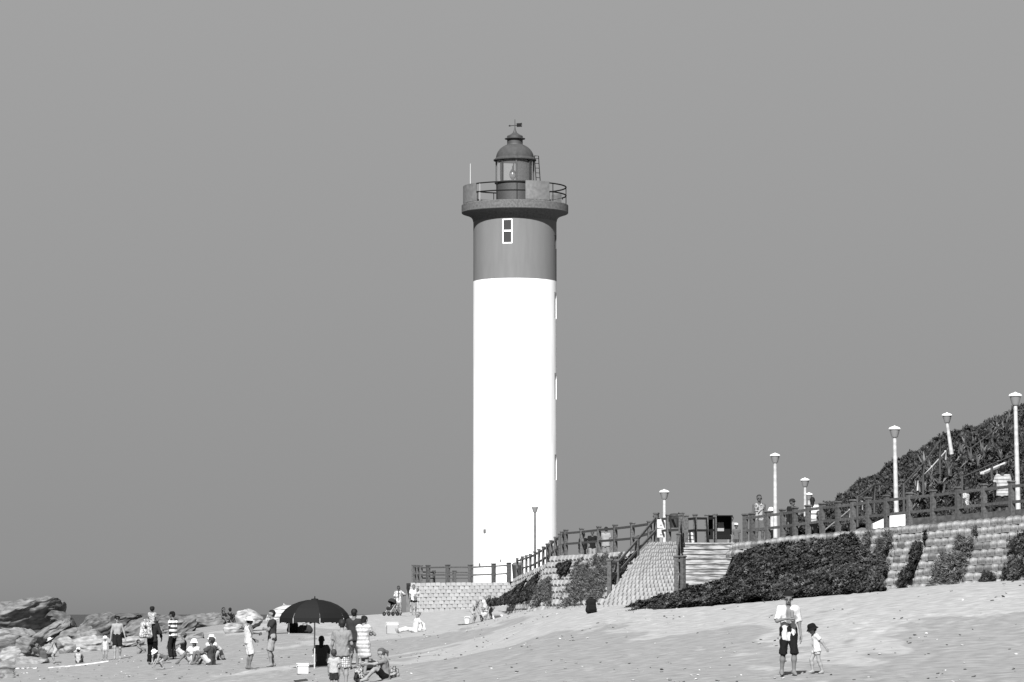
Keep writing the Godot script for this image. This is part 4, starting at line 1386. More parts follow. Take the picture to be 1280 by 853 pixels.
func _ready():
	# camera, sky, sun, exposure
	var cam := Camera3D.new()
	cam.position = Vector3(0, 4, 0)
	cam.rotation_degrees.x = 4.3398
	cam.fov = 10.8284
	cam.near = 0.5; cam.far = 40000.0
	cam.name = "camera"
	add_child(cam)
	cam.current = true
	var sky := ProceduralSkyMaterial.new()
	sky.sky_top_color = grey(0.172)
	sky.sky_horizon_color = grey(0.106)
	sky.sky_curve = 0.16
	sky.ground_bottom_color = grey(0.03)
	sky.ground_horizon_color = grey(0.09)
	sky.sun_angle_max = 2.0
	var sk := Sky.new()
	sk.sky_material = sky
	var env := Environment.new()
	env.background_mode = Environment.BG_SKY
	env.sky = sk
	env.tonemap_mode = Environment.TONE_MAPPER_LINEAR
	env.tonemap_exposure = 2.6
	env.sdfgi_enabled = true; env.ssao_enabled = true; env.ssil_enabled = true
	var we := WorldEnvironment.new()
	we.environment = env
	we.name = "world_environment"
	add_child(we)
	var sun := DirectionalLight3D.new()
	sun.light_energy = 1.6
	sun.light_color = Color(1, 1, 1)
	sun.light_angular_distance = 0.5
	sun.shadow_enabled = true
	sun.rotation_degrees = Vector3(-38, -9, 0)
	sun.name = "sun"
	add_child(sun)

	noise.seed = 4; noise.frequency = 0.6; noise.fractal_octaves = 3
	noise2.seed = 8; noise2.frequency = 0.7; noise2.fractal_octaves = 3
	for l in [0.072, 0.063, 0.08]: fence_mats.append(mat(l, 0.8, ntex(0.03, 0.7, 1.1, 18), 1.2))
	make_templates()
	make_sand(); make_sea(); make_promenade()
	make_lighthouse()
	make_right_wall()
	make_walls()
	make_fences()
	make_hill()
	make_creepers()
	make_rocks()
	make_props()
	make_people()

func make_walls():
	block_face("retaining_wall", "low block retaining wall below the lighthouse with rows of small dark gaps", Vector3(-5.815, 5.781, -206.500), Vector3(0.088, 5.764, -199.500), Vector3(0.430, 3.829, -194.000), Vector3(-5.754, 3.639, -204.500), 20, 10, 0.2, 91, 0.13, true, 0.88, 0.0)
	block_face("retaining_wall", "short block wall under the narrow fence rising towards the lighthouse", Vector3(0.087, 5.907, -196.000), Vector3(2.023, 6.387, -152.000), Vector3(1.312, 3.935, -148.000), Vector3(-0.326, 3.919, -184.000), 26, 8, 0.2, 92)
	block_face("retaining_wall", "sloping block wall overgrown with dry creeper below the promenade fence", Vector3(1.681, 6.413, -151.500), Vector3(5.010, 6.257, -128.300), Vector3(3.679, 3.810, -123.000), Vector3(0.479, 3.777, -144.000), 24, 10, 0.2, 93)
	block_face("retaining_wall", "pale fine block wall with a sloping edge beside the concrete steps", Vector3(4.790, 6.458, -125.500), Vector3(5.631, 6.389, -122.000), Vector3(5.449, 3.821, -116.000), Vector3(2.473, 3.689, -117.500), 17, 20, 0.2, 94, 0.07, true, 0.76, 0.04)
	# the flight of steps between the walls
	var a := Vector3(6.671, 6.366, -122.200)
	var b := Vector3(6.309, 4.780, -117.600)
	var o := thing("concrete_steps", "weathered concrete steps with dark stained risers leading up to the promenade", "steps", b)
	var n := 10
	var w := 1.75
	var tread := mat(0.23, 0.9, ntex(0.016, 0.4, 1.3, 97, 5), 0.8, true)
	tread.uv1_scale = Vector3(0.35, 2.2, 0.6)
	for i in n:
		var t := (n - 1 - i) / float(n - 1)
		var c := a.lerp(b, t)
		var mb := MB.new()
		var h := 0.165
		mb.bbox(Transform3D(Basis(), Vector3(c.x, c.y - 0.5, c.z - 0.2) - b), Vector3(w, 1.0, 0.56), 0.015)
		var st := part("step", mb.mesh(), tread, o)
		mb = MB.new()
		mb.bbox(Transform3D(Basis(), Vector3(c.x, c.y + 0.018, c.z - 0.16) - b), Vector3(w + 0.02, 0.06, 0.545), 0.012)
		part("tread", mb.mesh(), tread, st)
	var mb := MB.new()
	mb.bbox(Transform3D(Basis(), Vector3(6.795, 6.416, -125.500) - Vector3(0, 0.53, 0) - b), Vector3(2.6, 1.0, 6.4), 0.02)
	part("landing", mb.mesh(), tread, o)
	# low kerb wall and white block behind the right fence
	mb = MB.new()
	var k0 := Vector3(12.360, 6.747, -116.000)
	var k1 := Vector3(16.547, 6.965, -108.000)
	mb.beam(Vector3.ZERO, k1 - k0, 0.25, 0.55)
	single("kerb_wall", mb.mesh(), mat(0.09, 0.9, ntex(0.03, 0.6, 1.0, 96), 0.6, true), "low grey wall running along the back of the promenade", "wall", k0)
	mb = MB.new()
	var z0 := Vector3(0, 0, -0.7)
	var q := [Vector3(11.388, 6.613, -113.500), Vector3(12.287, 6.714, -112.500), Vector3(12.291, 7.176, -112.500), Vector3(12.023, 7.147, -112.800), Vector3(11.389, 6.839, -113.500)]
	var p0: Vector3 = q[0]
	for i in 5: q[i] -= p0
	for s in [0, 1]:
		var zz: Vector3 = z0 * s
		if s == 0:
			mb.quad(q[0], q[1], q[2], q[3]); mb.tri(q[0], q[3], q[4])
		else:
			mb.quad(q[3] + zz, q[2] + zz, q[1] + zz, q[0] + zz); mb.tri(q[4] + zz, q[3] + zz, q[0] + zz)
	for i in 5:
		var j: int = (i + 1) % 5
		mb.quad(q[j], q[i], q[i] + z0, q[j] + z0)
	single("white_parapet", mb.mesh(), mat(0.5, 0.7), "white painted sloping block standing behind the promenade fence", "parapet", p0)

func make_fences():
	var right := [Vector3(7.568, 6.350, -118.000), Vector3(7.771, 6.357, -117.700), Vector3(8.217, 6.391, -116.800), Vector3(8.642, 6.426, -116.000), Vector3(8.992, 6.462, -115.300), Vector3(9.355, 6.498, -114.600), Vector3(9.752, 6.536, -114.000), Vector3(10.175, 6.553, -113.100), Vector3(10.579, 6.575, -112.400), Vector3(10.987, 6.618, -111.600), Vector3(11.451, 6.646, -110.700), Vector3(12.028, 6.678, -109.500), Vector3(12.608, 6.709, -108.300), Vector3(13.209, 6.750, -107.100), Vector3(13.835, 6.790, -105.900), Vector3(14.451, 6.823, -104.500), Vector3(15.101, 6.856, -103.200)]
	var hs := []
	for i in right.size(): hs.append(lerpf(1.0, 1.12, i / 16.0))
	for i in right.size(): right[i] += Vector3(0.1, -0.05, -0.35)
	fence("long timber fence of square posts and two rails above the rounded block wall", right, hs, 0.135)
	fence("timber fence along the promenade between the steps and the lighthouse", [Vector3(2.110, 6.405, -151.000), Vector3(2.231, 6.423, -149.000), Vector3(2.808, 6.406, -145.000), Vector3(3.392, 6.378, -140.500), Vector3(3.913, 6.340, -136.500), Vector3(4.417, 6.307, -132.000), Vector3(4.902, 6.525, -128.200), Vector3(5.081, 6.501, -127.000), Vector3(5.415, 6.452, -124.500), Vector3(5.754, 6.409, -122.300)], [1.08, 1.08, 1.06, 1.06, 1.06, 1.06, 0.8, 0.98, 1.0, 1.05], 0.15)
	fence("short fence running back beside the top of the concrete steps", [Vector3(5.999, 6.415, -124.000), Vector3(6.606, 6.560, -130.000), Vector3(7.403, 6.698, -137.000), Vector3(7.891, 6.757, -140.000)], [1.0, 1.05, 1.1, 1.15], 0.14)
	fence("narrow fence closing up on itself as it climbs from the lighthouse terrace", [Vector3(0.272, 5.889, -192.000), Vector3(0.539, 5.902, -187.000), Vector3(0.732, 5.907, -183.500), Vector3(0.918, 5.911, -180.000), Vector3(1.112, 5.965, -176.000), Vector3(1.285, 6.022, -172.500), Vector3(1.458, 6.068, -168.500), Vector3(1.605, 6.147, -164.500), Vector3(1.750, 6.243, -161.000), Vector3(1.892, 6.319, -156.500), Vector3(2.030, 6.378, -152.500)], [1.1, 1.1, 1.1, 1.1, 1.1, 1.1, 1.1, 1.08, 1.06, 1.04, 1.04], 0.13)
	fence("fence of widely spaced posts on the lighthouse terrace", [Vector3(-0.177, 5.769, -200.000), Vector3(-1.025, 5.733, -201.000), Vector3(-2.335, 5.724, -202.500), Vector3(-3.637, 5.759, -204.000), Vector3(-4.784, 5.772, -205.500), Vector3(-5.232, 5.785, -207.000), Vector3(-5.495, 5.834, -210.000), Vector3(-5.765, 5.869, -214.000), Vector3(-5.997, 5.937, -219.000)], [1.1, 1.1, 1.06, 1.05, 1.03, 1.03, 1.03, 1.05, 1.08], 0.19)
	fence("rear fence on the far side of the lighthouse terrace", [Vector3(-6.161, 5.841, -225.000), Vector3(-5.215, 5.963, -240.000), Vector3(-3.847, 5.971, -241.000), Vector3(-2.146, 5.980, -242.000)], [0.95, 0.95, 0.95, 0.95], 0.19)
	# the two stair rails
	fence("sloping stair rail descending along the pale block wall", [Vector3(5.055, 6.457, -126.200), Vector3(4.312, 5.813, -124.200), Vector3(3.545, 5.022, -121.600), Vector3(3.262, 4.853, -120.600)], [1.1, 0.86, 0.82, 0.98], 0.14)
	fence("stair rail beside the concrete steps", [Vector3(5.684, 6.310, -121.400), Vector3(5.531, 5.640, -119.600), Vector3(5.349, 4.831, -117.400), Vector3(5.561, 4.829, -117.200)], [1.05, 1.05, 1.08, 1.08], 0.13)
	# lamps
	lamp("lamp post on the terrace in front of the white lighthouse shaft", Vector3(1.275, 10.046, -200.000), 5.9, 0.78, 0.0, 0.1)
	lamp("lamp post beside the notice board above the pale block wall", Vector3(6.348, 9.184, -150.000), 6.4, 0.78)
	lamp("tall lamp post behind the vest-wearing man on the promenade", Vector3(9.363, 9.718, -128.000), 6.35, 0.68)
	lamp("lamp post rising behind the fence at the foot of the hill", Vector3(13.275, 10.158, -163.000), 6.4, 0.78)
	lamp("low small lamp head showing just above the fence by the foot of the hill", Vector3(13.617, 9.556, -165.000), 6.4, 0.65)
	lamp("lamp post standing clear of the hill's slope above the white parapet", Vector3(12.348, 10.060, -116.000), 6.5, 0.72, 0.05)
	lamp("leaning lamp post high on the hillside", Vector3(16.948, 11.828, -140.000), 10.2, 0.76, 0.17)
	lamp("lamp post beside the man in the striped shirt", Vector3(15.836, 10.961, -113.000), 6.8, 0.78, 0.06)

func make_creepers():
	var sp := sprig_mesh(9, 0.125, 0.05, 101, 0.6)
	var dry := sprig_mesh(9, 0.22, 0.03, 102, 0.7)
	var q := []
	var top := [Vector3(3.511, 3.949, -116.500), Vector3(4.530, 4.413, -116.800), Vector3(5.437, 4.620, -116.800), Vector3(6.540, 4.851, -116.600), Vector3(7.161, 5.190, -117.000), Vector3(7.554, 6.000, -117.400), Vector3(8.365, 6.130, -116.000), Vector3(9.360, 6.220, -114.000), Vector3(10.520, 6.276, -111.800), Vector3(10.787, 5.915, -111.000)]
	var bot := [Vector3(3.637, 3.849, -114.000), Vector3(4.405, 3.925, -113.600), Vector3(5.240, 4.100, -112.600), Vector3(6.258, 4.271, -111.600), Vector3(7.012, 4.368, -111.000), Vector3(7.579, 4.390, -110.300), Vector3(8.381, 4.436, -109.600), Vector3(9.285, 4.505, -108.800), Vector3(10.256, 4.547, -107.600), Vector3(11.086, 4.635, -106.400)]
	for i in top.size() - 1:
		var m0: Vector3 = (top[i] + bot[i]) * 0.5 + Vector3(0, 0.05, 0.5)
		var m1: Vector3 = (top[i + 1] + bot[i + 1]) * 0.5 + Vector3(0, 0.05, 0.5)
		if i < 4:
			m0 -= Vector3(0, 0.02, 0.45); m1 -= Vector3(0, 0.02, 0.45)
		q.append([top[i], top[i + 1], m1, m0]); q.append([m0, m1, bot[i + 1], bot[i]])
	creeper("large dark leafy creeper spilling over the wall down onto the sand", q, 600.0, 0.008, 0.1, Vector2(0.6, 1.25), sp, 111, 0.16, 0.012, 9.0)
	creeper("greyish creeper patch hanging between rounded blocks beside the large dark creeper", [[Vector3(10.980, 6.455, -110.917), Vector3(11.706, 6.422, -109.420), Vector3(11.192, 4.577, -108.814), Vector3(10.505, 4.585, -110.209)]], 300.0, 0.03, 0.13, Vector2(0.5, 1.1), dry, 121, 0.08, 0.06, 1.6)
	creeper("narrow very dark creeper strip slanting across the rounded block wall", [[Vector3(12.158, 6.156, -108.270), Vector3(12.452, 6.388, -107.883), Vector3(11.832, 4.666, -107.601), Vector3(11.435, 4.623, -108.365)]], 330.0, 0.01, 0.06, Vector2(0.5, 1.1), sp, 131, 0.08, 0.03, 1.8)
	creeper("broad dry grey creeper slanting down the rounded block wall", [[Vector3(13.121, 6.165, -106.333), Vector3(13.633, 6.429, -105.532), Vector3(12.981, 4.698, -105.308), Vector3(12.103, 4.663, -107.050)]], 260.0, 0.04, 0.16, Vector2(0.5, 1.1), dry, 141, 0.06, 0.09, 1.5)
	creeper("dark creeper clump at the foot of the rounded blocks below the striped-shirt man", [[Vector3(13.659, 5.200, -104.385), Vector3(13.931, 5.194, -103.829), Vector3(13.898, 4.686, -103.445), Vector3(13.462, 4.692, -104.331)]], 330.0, 0.012, 0.06, Vector2(0.6, 1.1), sp, 151, 0.1)
	creeper("creeper hanging over the blocks at the wall's far end by the lamp post", [[Vector3(14.379, 6.206, -103.826), Vector3(15.221, 6.447, -102.339), Vector3(14.939, 4.672, -101.328), Vector3(14.041, 4.684, -103.152)]], 300.0, 0.012, 0.1, Vector2(0.5, 1.1), sp, 161, 0.08, 0.04, 1.6)
	creeper("wide dry creeper over the sloping wall below the two onlookers", [[Vector3(2.712, 6.075, -142.159), Vector3(4.090, 6.187, -133.596), Vector3(3.160, 4.458, -129.624), Vector3(1.830, 4.304, -137.616)]], 75.0, 0.04, 0.13, Vector2(0.5, 1.1), dry, 171, 0.03, 0.11, 1.2)
	creeper("small dark creeper tuft high on the sloping wall", [[Vector3(1.950, 5.944, -146.485), Vector3(2.368, 6.042, -144.264), Vector3(2.276, 5.639, -142.505), Vector3(1.885, 5.466, -144.095)]], 260.0, 0.012, 0.07, Vector2(0.7, 1.3), sp, 181, 0.12)
	creeper("dark creeper under the sloping stair rail", [[Vector3(4.109, 5.990, -132.309), Vector3(4.453, 6.047, -130.343), Vector3(3.911, 5.319, -129.678), Vector3(3.519, 4.949, -130.116)]], 260.0, 0.012, 0.07, Vector2(0.7, 1.3), sp, 191, 0.12)
	var ta := [Vector3(1.613, 5.809, -151.500), Vector3(1.119, 5.184, -153.000), Vector3(0.390, 4.813, -160.000), Vector3(-1.086, 4.619, -175.000)]
	var tb := [Vector3(1.730, 5.526, -150.000), Vector3(1.268, 4.832, -150.500), Vector3(0.452, 4.486, -157.000), Vector3(-0.997, 4.382, -173.000)]
	var tq := []
	for i in 3: tq.append([ta[i], tb[i], tb[i + 1], ta[i + 1]])
	creeper("dark tongue of creeper trailing from the narrow fence to the sand", tq, 160.0, 0.015, 0.07, Vector2(0.5, 1.0), sp, 201, 0.08, 0.03, 4.5)
	creeper("upper dark creeper strip on the bank below the narrow fence", [[Vector3(0.631, 5.456, -178.000), Vector3(0.937, 5.790, -176.000), Vector3(0.000, 4.700, -176.000), Vector3(-0.742, 4.658, -186.000)]], 160.0, 0.015, 0.07, Vector2(0.5, 1.0), sp, 211, 0.08, 0.03, 4.0)
	creeper("short dark creeper strip between the upper strip and the long tongue", [[Vector3(1.031, 5.615, -166.000), Vector3(1.301, 5.802, -163.000), Vector3(0.851, 5.061, -160.000), Vector3(0.447, 4.891, -168.000)]], 160.0, 0.015, 0.07, Vector2(0.5, 1.0), sp, 216, 0.08, 0.03, 4.0)
	creeper("loose creeper at the lower edge of the sloping wall", [[Vector3(1.180, 5.308, -147.880), Vector3(1.615, 5.417, -145.618), Vector3(1.550, 4.371, -139.883), Vector3(0.832, 4.319, -144.381)]], 70.0, 0.04, 0.12, Vector2(0.5, 1.1), dry, 221, 0.03, 0.11, 1.2)

func make_rocks():
	var L := [
		["huge tilted rock slab with a deep dark overhang above the sea", Vector3(-23.363, 3.962, -172.000), Vector3(4.9, 1.3, 3.6), 6.0, 0.22, 1, 0.66, 7.0],
		["thin dark slab lying on the tip of the huge tilted rock", Vector3(-21.559, 3.887, -171.000), Vector3(1.2, 0.5, 1.6), -8.0, 0.13, 2, 0.7, 0.0],
		["slanting pale slab propped beneath the overhanging rock", Vector3(-21.252, 3.157, -166.000), Vector3(2.0, 0.5, 1.5), 30.0, 0.24, 3, 0.65, 12.0],
		["rounded dark rock at the water's edge behind the slanting slab", Vector3(-21.677, 3.339, -176.000), Vector3(0.9, 0.9, 1.3), 0.0, 0.12, 4, 0.8, 0.0],
		["flat pale rock shelf in the shade of the huge overhang", Vector3(-23.015, 2.900, -166.000), Vector3(2.4, 0.85, 1.8), 6.0, 0.26, 5, 0.6, 0.0],
		["dark notched rock under the pale shelf", Vector3(-22.391, 2.516, -160.000), Vector3(1.6, 0.7, 1.2), -6.0, 0.14, 6, 0.6, 0.0],
		["pale triangular boulder in front of the notched rock", Vector3(-21.031, 2.121, -152.000), Vector3(1.25, 0.95, 1.1), 14.0, 0.34, 7, 0.75, 0.0],
		["upright grey boulder beside the sitting person with the backpack", Vector3(-21.101, 2.475, -157.000), Vector3(0.95, 1.1, 1.0), -14.0, 0.2, 8, 0.7, 0.0],
		["low sandy rock at the feet of the sitting person", Vector3(-19.789, 1.994, -149.000), Vector3(1.5, 0.5, 1.0), -6.0, 0.3, 9, 0.7, 0.0],
		["small pale rock half buried in the sand near the towels", Vector3(-19.395, 1.929, -138.000), Vector3(0.9, 0.5, 0.8), 0.0, 0.28, 10, 0.7, 0.0],
		["squat grey boulder nearest the open sand", Vector3(-16.835, 1.829, -120.000), Vector3(0.7, 0.55, 0.6), 8.0, 0.25, 11, 0.75, 0.0],
		["pebble-shaped rock beside the squat grey boulder", Vector3(-17.012, 1.883, -123.000), Vector3(0.38, 0.3, 0.4), 0.0, 0.25, 12, 0.8, 0.0],
		["flat low stone beside the squat grey boulder", Vector3(-16.136, 1.787, -118.000), Vector3(0.55, 0.25, 0.5), 0.0, 0.3, 13, 0.8, 0.0],
		["long layered rock ridge sloping down behind the man in trunks", Vector3(-20.313, 3.378, -176.000), Vector3(2.2, 1.1, 1.6), 24.0, 0.17, 14, 0.6, 14.0],
		["dark flat rock platform behind the layered ridge", Vector3(-20.316, 3.671, -186.000), Vector3(2.6, 0.6, 1.8), 3.0, 0.13, 15, 0.6, 12.0],
		["grey slab leaning between the ridge and the shoulder-carrying man", Vector3(-18.335, 3.292, -178.000), Vector3(1.9, 0.9, 1.4), 18.0, 0.2, 16, 0.6, 10.0],
		["broad grey sloping bank of rock behind the slanting slab", Vector3(-20.514, 2.790, -166.000), Vector3(2.6, 0.8, 1.4), 16.0, 0.22, 17, 0.65, 9.0],
		["pale smooth boulder behind the children's towels", Vector3(-18.672, 2.622, -160.000), Vector3(1.9, 0.85, 1.1), -3.0, 0.36, 18, 0.85, 0.0],
		["rounded pale boulder left of the smooth one", Vector3(-19.699, 2.587, -160.000), Vector3(1.0, 0.75, 0.9), 4.0, 0.34, 19, 0.85, 0.0],
		["small pale boulder behind the bending child", Vector3(-20.103, 2.450, -156.000), Vector3(0.7, 0.7, 0.7), 0.0, 0.34, 20, 0.85, 0.0],
		["low brown-grey boulder behind the man in trunks", Vector3(-19.178, 2.986, -164.000), Vector3(1.1, 0.6, 0.9), 6.0, 0.24, 21, 0.8, 0.0],
		["sandy flat rock beside the small dark-haired child", Vector3(-16.901, 2.763, -160.000), Vector3(1.4, 0.5, 1.0), 4.0, 0.36, 22, 0.8, 0.0],
		["long ridge of rock behind the striped-shirt man", Vector3(-16.030, 3.630, -186.000), Vector3(2.5, 0.7, 1.6), 9.0, 0.2, 23, 0.6, 12.0],
		["slanting dark rock rising from behind the striped-shirt man", Vector3(-15.956, 3.155, -174.000), Vector3(1.8, 0.6, 1.2), 32.0, 0.16, 24, 0.6, 10.0],
		["small dark rock on the skyline beside the long ridge", Vector3(-14.804, 3.788, -192.000), Vector3(0.9, 0.45, 0.8), 0.0, 0.12, 25, 0.7, 0.0],
		["low shadowed rock behind the seated group", Vector3(-14.174, 2.940, -160.000), Vector3(1.5, 0.45, 0.9), 3.0, 0.24, 26, 0.7, 0.0],
		["big pale angular boulder behind the woman in the white hat", Vector3(-12.028, 3.781, -165.000), Vector3(1.15, 0.9, 1.0), 12.0, 0.42, 27, 0.65, 0.0],
		["low pale boulder beside the big angular one", Vector3(-12.606, 3.276, -164.000), Vector3(0.9, 0.6, 0.9), -8.0, 0.4, 28, 0.8, 0.0],
		["small dark stone lying by itself on the sand behind the folded-arms man", Vector3(-9.887, 3.046, -160.000), Vector3(0.5, 0.18, 0.4), 8.0, 0.16, 29, 0.8, 0.0],
		["wide dark reef along the skyline behind the man in trunks", Vector3(-21.269, 3.647, -200.000), Vector3(4.2, 0.7, 2.0), 0.0, 0.12, 31, 0.6, 12.0],
		["layered grey reef behind the child on the shoulders", Vector3(-18.792, 3.483, -195.000), Vector3(2.6, 0.9, 1.8), -4.0, 0.16, 32, 0.6, 12.0],
		["low grey rock behind the shoulder-carrying man", Vector3(-16.958, 3.067, -176.000), Vector3(1.2, 0.7, 1.0), 10.0, 0.2, 30, 0.7, 8.0]]
	for r in L: rock(r[0], r[1], r[2] * 1.12, r[3], r[4], r[5], r[6], r[7])

func make_props():
	var blk := mat(0.008, 0.8)
	var blk2 := mat(0.011, 0.8)
	umbrella("large black beach umbrella on a white pole", on(Vector3(-5.850, 2.583, -107.000)), 2.04, 1.06, Vector2.ZERO, [blk, blk2], mat(0.28, 0.5), 0.13, 0.55)
	umbrella("pale striped beach umbrella tilted behind the black one", on(Vector3(-9.641, 3.208, -156.000)), 1.22, 0.88, Vector2(10, 0), [stripes(0.35, 0.1, 0.6, 6.0)], mat(0.5, 0.5), 0.1, 0.42)
	cooler("white cooler box on the sand beside the black umbrella's pole", on(Vector3(-6.089, 2.540, -105.000)), 12.0, Vector3(0.33, 0.27, 0.25), 0.34, 0.42)
	cooler("pale cooler box with grey sides behind the reclining woman in white", on(Vector3(-5.216, 3.098, -157.000)), 8.0, Vector3(0.5, 0.44, 0.35), 0.2, 0.42)
	cooler("flat white box beside the group of small children", on(Vector3(-0.686, 3.658, -172.000)), 0.0, Vector3(0.45, 0.22, 0.3), 0.5, 0.5)
	bag("tote_bag", "upright dark bag shape added for the shade under the striped umbrella", on(Vector3(-9.528, 3.202, -157.000)), 14.0, Vector3(0.5, 0.48, 0.3), mat(0.012, 0.9), true)  # made-up bag, coloured dark in place of the shade under the umbrella
	bag("tote_bag", "low wide dark bag shape added for the shade under the striped umbrella", on(Vector3(-8.978, 3.205, -156.500)), -12.0, Vector3(0.66, 0.36, 0.32), mat(0.02, 0.9), true)  # second added shape, its dark colour fills out the same shade
	bag("tote_bag", "crumpled white bag on the sand beside the reclining woman in white", on(Vector3(-3.930, 3.168, -157.000)), 20.0, Vector3(0.36, 0.36, 0.2), mat(0.42, 0.8), true)
	bag("tote_bag", "dark soft bag lying behind the woman in the dress", on(Vector3(-4.059, 2.704, -103.000)), -15.0, Vector3(0.5, 0.28, 0.24), mat(0.015, 0.9), true)
	bag("tote_bag", "dark bag with a pale flap between the toddler and the sitting woman", on(Vector3(-4.099, 2.181, -97.000)), 30.0, Vector3(0.3, 0.34, 0.18), blotch(0.03, 0.3, 0.06, 3.0, 3), true)
	bag("tote_bag", "small bag behind the sitting woman's back", on(Vector3(-3.123, 2.242, -96.000)), 0.0, Vector3(0.24, 0.26, 0.16), blotch(0.02, 0.2, 0.06, 3.0, 4), true)
	bag("backpack", "black backpack leaning at the foot of the sloping wall", on(Vector3(2.545, 4.103, -116.000)), 15.0, Vector3(0.34, 0.46, 0.24), mat(0.008, 0.8), true, "backpack")
	bag("backpack", "grey backpack standing beside the person sitting among the rocks", on(Vector3(-19.458, 2.080, -150.000)), 15.0, Vector3(0.36, 0.5, 0.26), mat(0.05, 0.8), true, "backpack")
	bag("beach_bag", "patterned beach bag slung on the back of the shoulder-carrying man", Vector3(-12.649, 3.174, -124.700), 20.0, Vector3(0.46, 0.56, 0.22), blotch(0.34, 0.1, 0.08, 2.6, 5), true)
	pushchair("dark pushchair standing beside the woman in the patterned top", on(Vector3(-6.546, 3.914, -195.000)), -50.0)
	towel("crumpled white towel spread in front of the small children by the rocks", on(Vector3(-16.618, 1.980, -143.000)), 5.0, Vector2(1.3, 0.9), mat(0.4, 0.9))
	towel("white towel beside the bending child among the rocks", on(Vector3(-17.661, 1.885, -143.000)), -10.0, Vector2(1.2, 0.8), blotch(0.42, 0.22, 0.05, 1.4, 6))
	towel("patterned towel by the low sandy rock", on(Vector3(-19.307, 1.917, -143.000)), 5.0, Vector2(1.0, 0.7), blotch(0.36, 0.08, 0.05, 1.4, 7))
	towel("dark mat with a white bucket on it near the small children", on(Vector3(-2.084, 3.509, -171.000)), 8.0, Vector2(0.9, 0.7), mat(0.03, 0.9))
	towel("dark mat on the far side of the flat white box", on(Vector3(-0.307, 3.732, -173.000)), 4.0, Vector2(0.7, 0.7), mat(0.03, 0.9))
	towel("dark blanket under the sitting woman in the grey shirt", on(Vector3(-3.573, 2.114, -95.000)), 4.0, Vector2(1.3, 0.9), mat(0.16, 0.9))
	towel("dark cloth lying alone on the sand in front of the cooler box", on(Vector3(-5.959, 2.155, -102.000)), 10.0, Vector2(0.34, 0.6), mat(0.03, 0.9))
	var bk := thing("bucket", "white bucket on the dark mat beside the small children", "bucket", on(Vector3(-2.128, 3.564, -171.500)))
	var mb := MB.new()
	mb.lathe([Vector2(0, 0.03), Vector2(0.11, 0.03), Vector2(0.15, 0.27), Vector2(0.165, 0.28), Vector2(0.14, 0.27), Vector2(0.1, 0.06)], 14, Transform3D.IDENTITY)
	part("pail", mb.mesh(), mat(0.5, 0.6), bk)
	mb = MB.new()
	mb.tube([Vector3(-0.15, 0.27, 0), Vector3(-0.1, 0.37, 0), Vector3(0.1, 0.37, 0), Vector3(0.15, 0.27, 0)], [0.01, 0.01, 0.01, 0.01], 5)
	part("handle", mb.mesh(), mat(0.5, 0.6), bk)
	# things on the promenade
	var nb := thing("notice_board", "white notice board with two panels hanging on the fence by the lamp post", "sign", Vector3(5.207, 6.477, -125.800))
	var im := Image.create(32, 64, false, Image.FORMAT_RGB8)
	im.fill(grey(0.36))
	rng.seed = 12
	for y in range(4, 30, 5): im.fill_rect(Rect2i(5, y, rng.randi_range(10, 22), 2), grey(0.14))
	im.fill_rect(Rect2i(9, 38, 13, 13), grey(0.12))
	for y in range(54, 62, 4): im.fill_rect(Rect2i(5, y, 20, 2), grey(0.16))
	var pm := StandardMaterial3D.new()
	pm.albedo_texture = ImageTexture.create_from_image(im); pm.roughness = 0.6
	for k in 2:
		var bm := BoxMesh.new()
		bm.size = Vector3(0.26, 0.3, 0.02)
		var pl := part("sign_panel", bm, mat(0.36, 0.6), nb)
		pl.position = Vector3(0, 0.34 + 0.33 * k, 0.0)
		var qm := QuadMesh.new()
		qm.size = Vector2(0.25, 0.29)
		part("print", qm, pm, pl).position = Vector3(0, 0, 0.014)
	mb = MB.new()
	mb.tube([Vector3(0, -0.2, -0.03), Vector3(0, 0.85, -0.03)], [0.03, 0.03], 8)
	part("post", mb.mesh(), mat(0.2, 0.6), nb)
	litter_bin("black litter bin fixed high beside the fence post at the stair head", Vector3(5.606, 6.967, -124.100), 0.5, 0.2, mat(0.01, 0.6), mat(0.012, 0.6))
	litter_bin("grey domed litter bin behind the top of the narrow fence", Vector3(1.887, 6.270, -166.000), 1.08, 0.27, mat(0.05, 0.6), mat(0.12, 0.6))
	litter_bin("black litter bin at the lower end of the narrow fence", Vector3(0.284, 5.910, -196.000), 0.92, 0.3, mat(0.015, 0.6), mat(0.06, 0.6))
	rail_tube("bicycle_rack", "looped pale metal rail behind the narrow fence", [Vector3(0.391, 6.471, -196.000), Vector3(0.478, 7.035, -196.000), Vector3(0.913, 7.187, -196.000), Vector3(1.022, 6.818, -196.000)], 0.05, mat(0.14, 0.5), 0.0, "rack")
	bag("tote_bag", "white striped bag standing at the top of the concrete steps", Vector3(6.193, 6.454, -126.000) - Vector3(0, 0.03, 0), 10.0, Vector3(0.34, 0.42, 0.2), stripes(0.4, 0.12, 0.6, 7.0), true)
	var c := thing("pushcart", "black canopied pushcart with a pale card behind the steps", "pushcart", Vector3(8.222, 6.434, -143.000))
	var lift := 0.1
	for q in [["back_panel", Vector3(0, 0.95, 0), Vector3(0.96, 0.75, 0.04)], ["side_panel", Vector3(-0.46, 0.95, 0.3), Vector3(0.03, 0.7, 0.6)], ["side_panel", Vector3(0.46, 0.95, 0.3), Vector3(0.03, 0.7, 0.6)], ["canopy", Vector3(0, 1.345, 0.3), Vector3(1.02, 0.04, 0.7)], ["tray", Vector3(0, 0.5, 0.25), Vector3(0.9, 0.16, 0.6)]]:
		mb = MB.new()
		mb.bbox(Transform3D(Basis(), q[1] + Vector3(0, lift, 0)), q[2], 0.01)
		part(q[0], mb.mesh(), mat(0.008, 0.8), c)
	mb = MB.new()
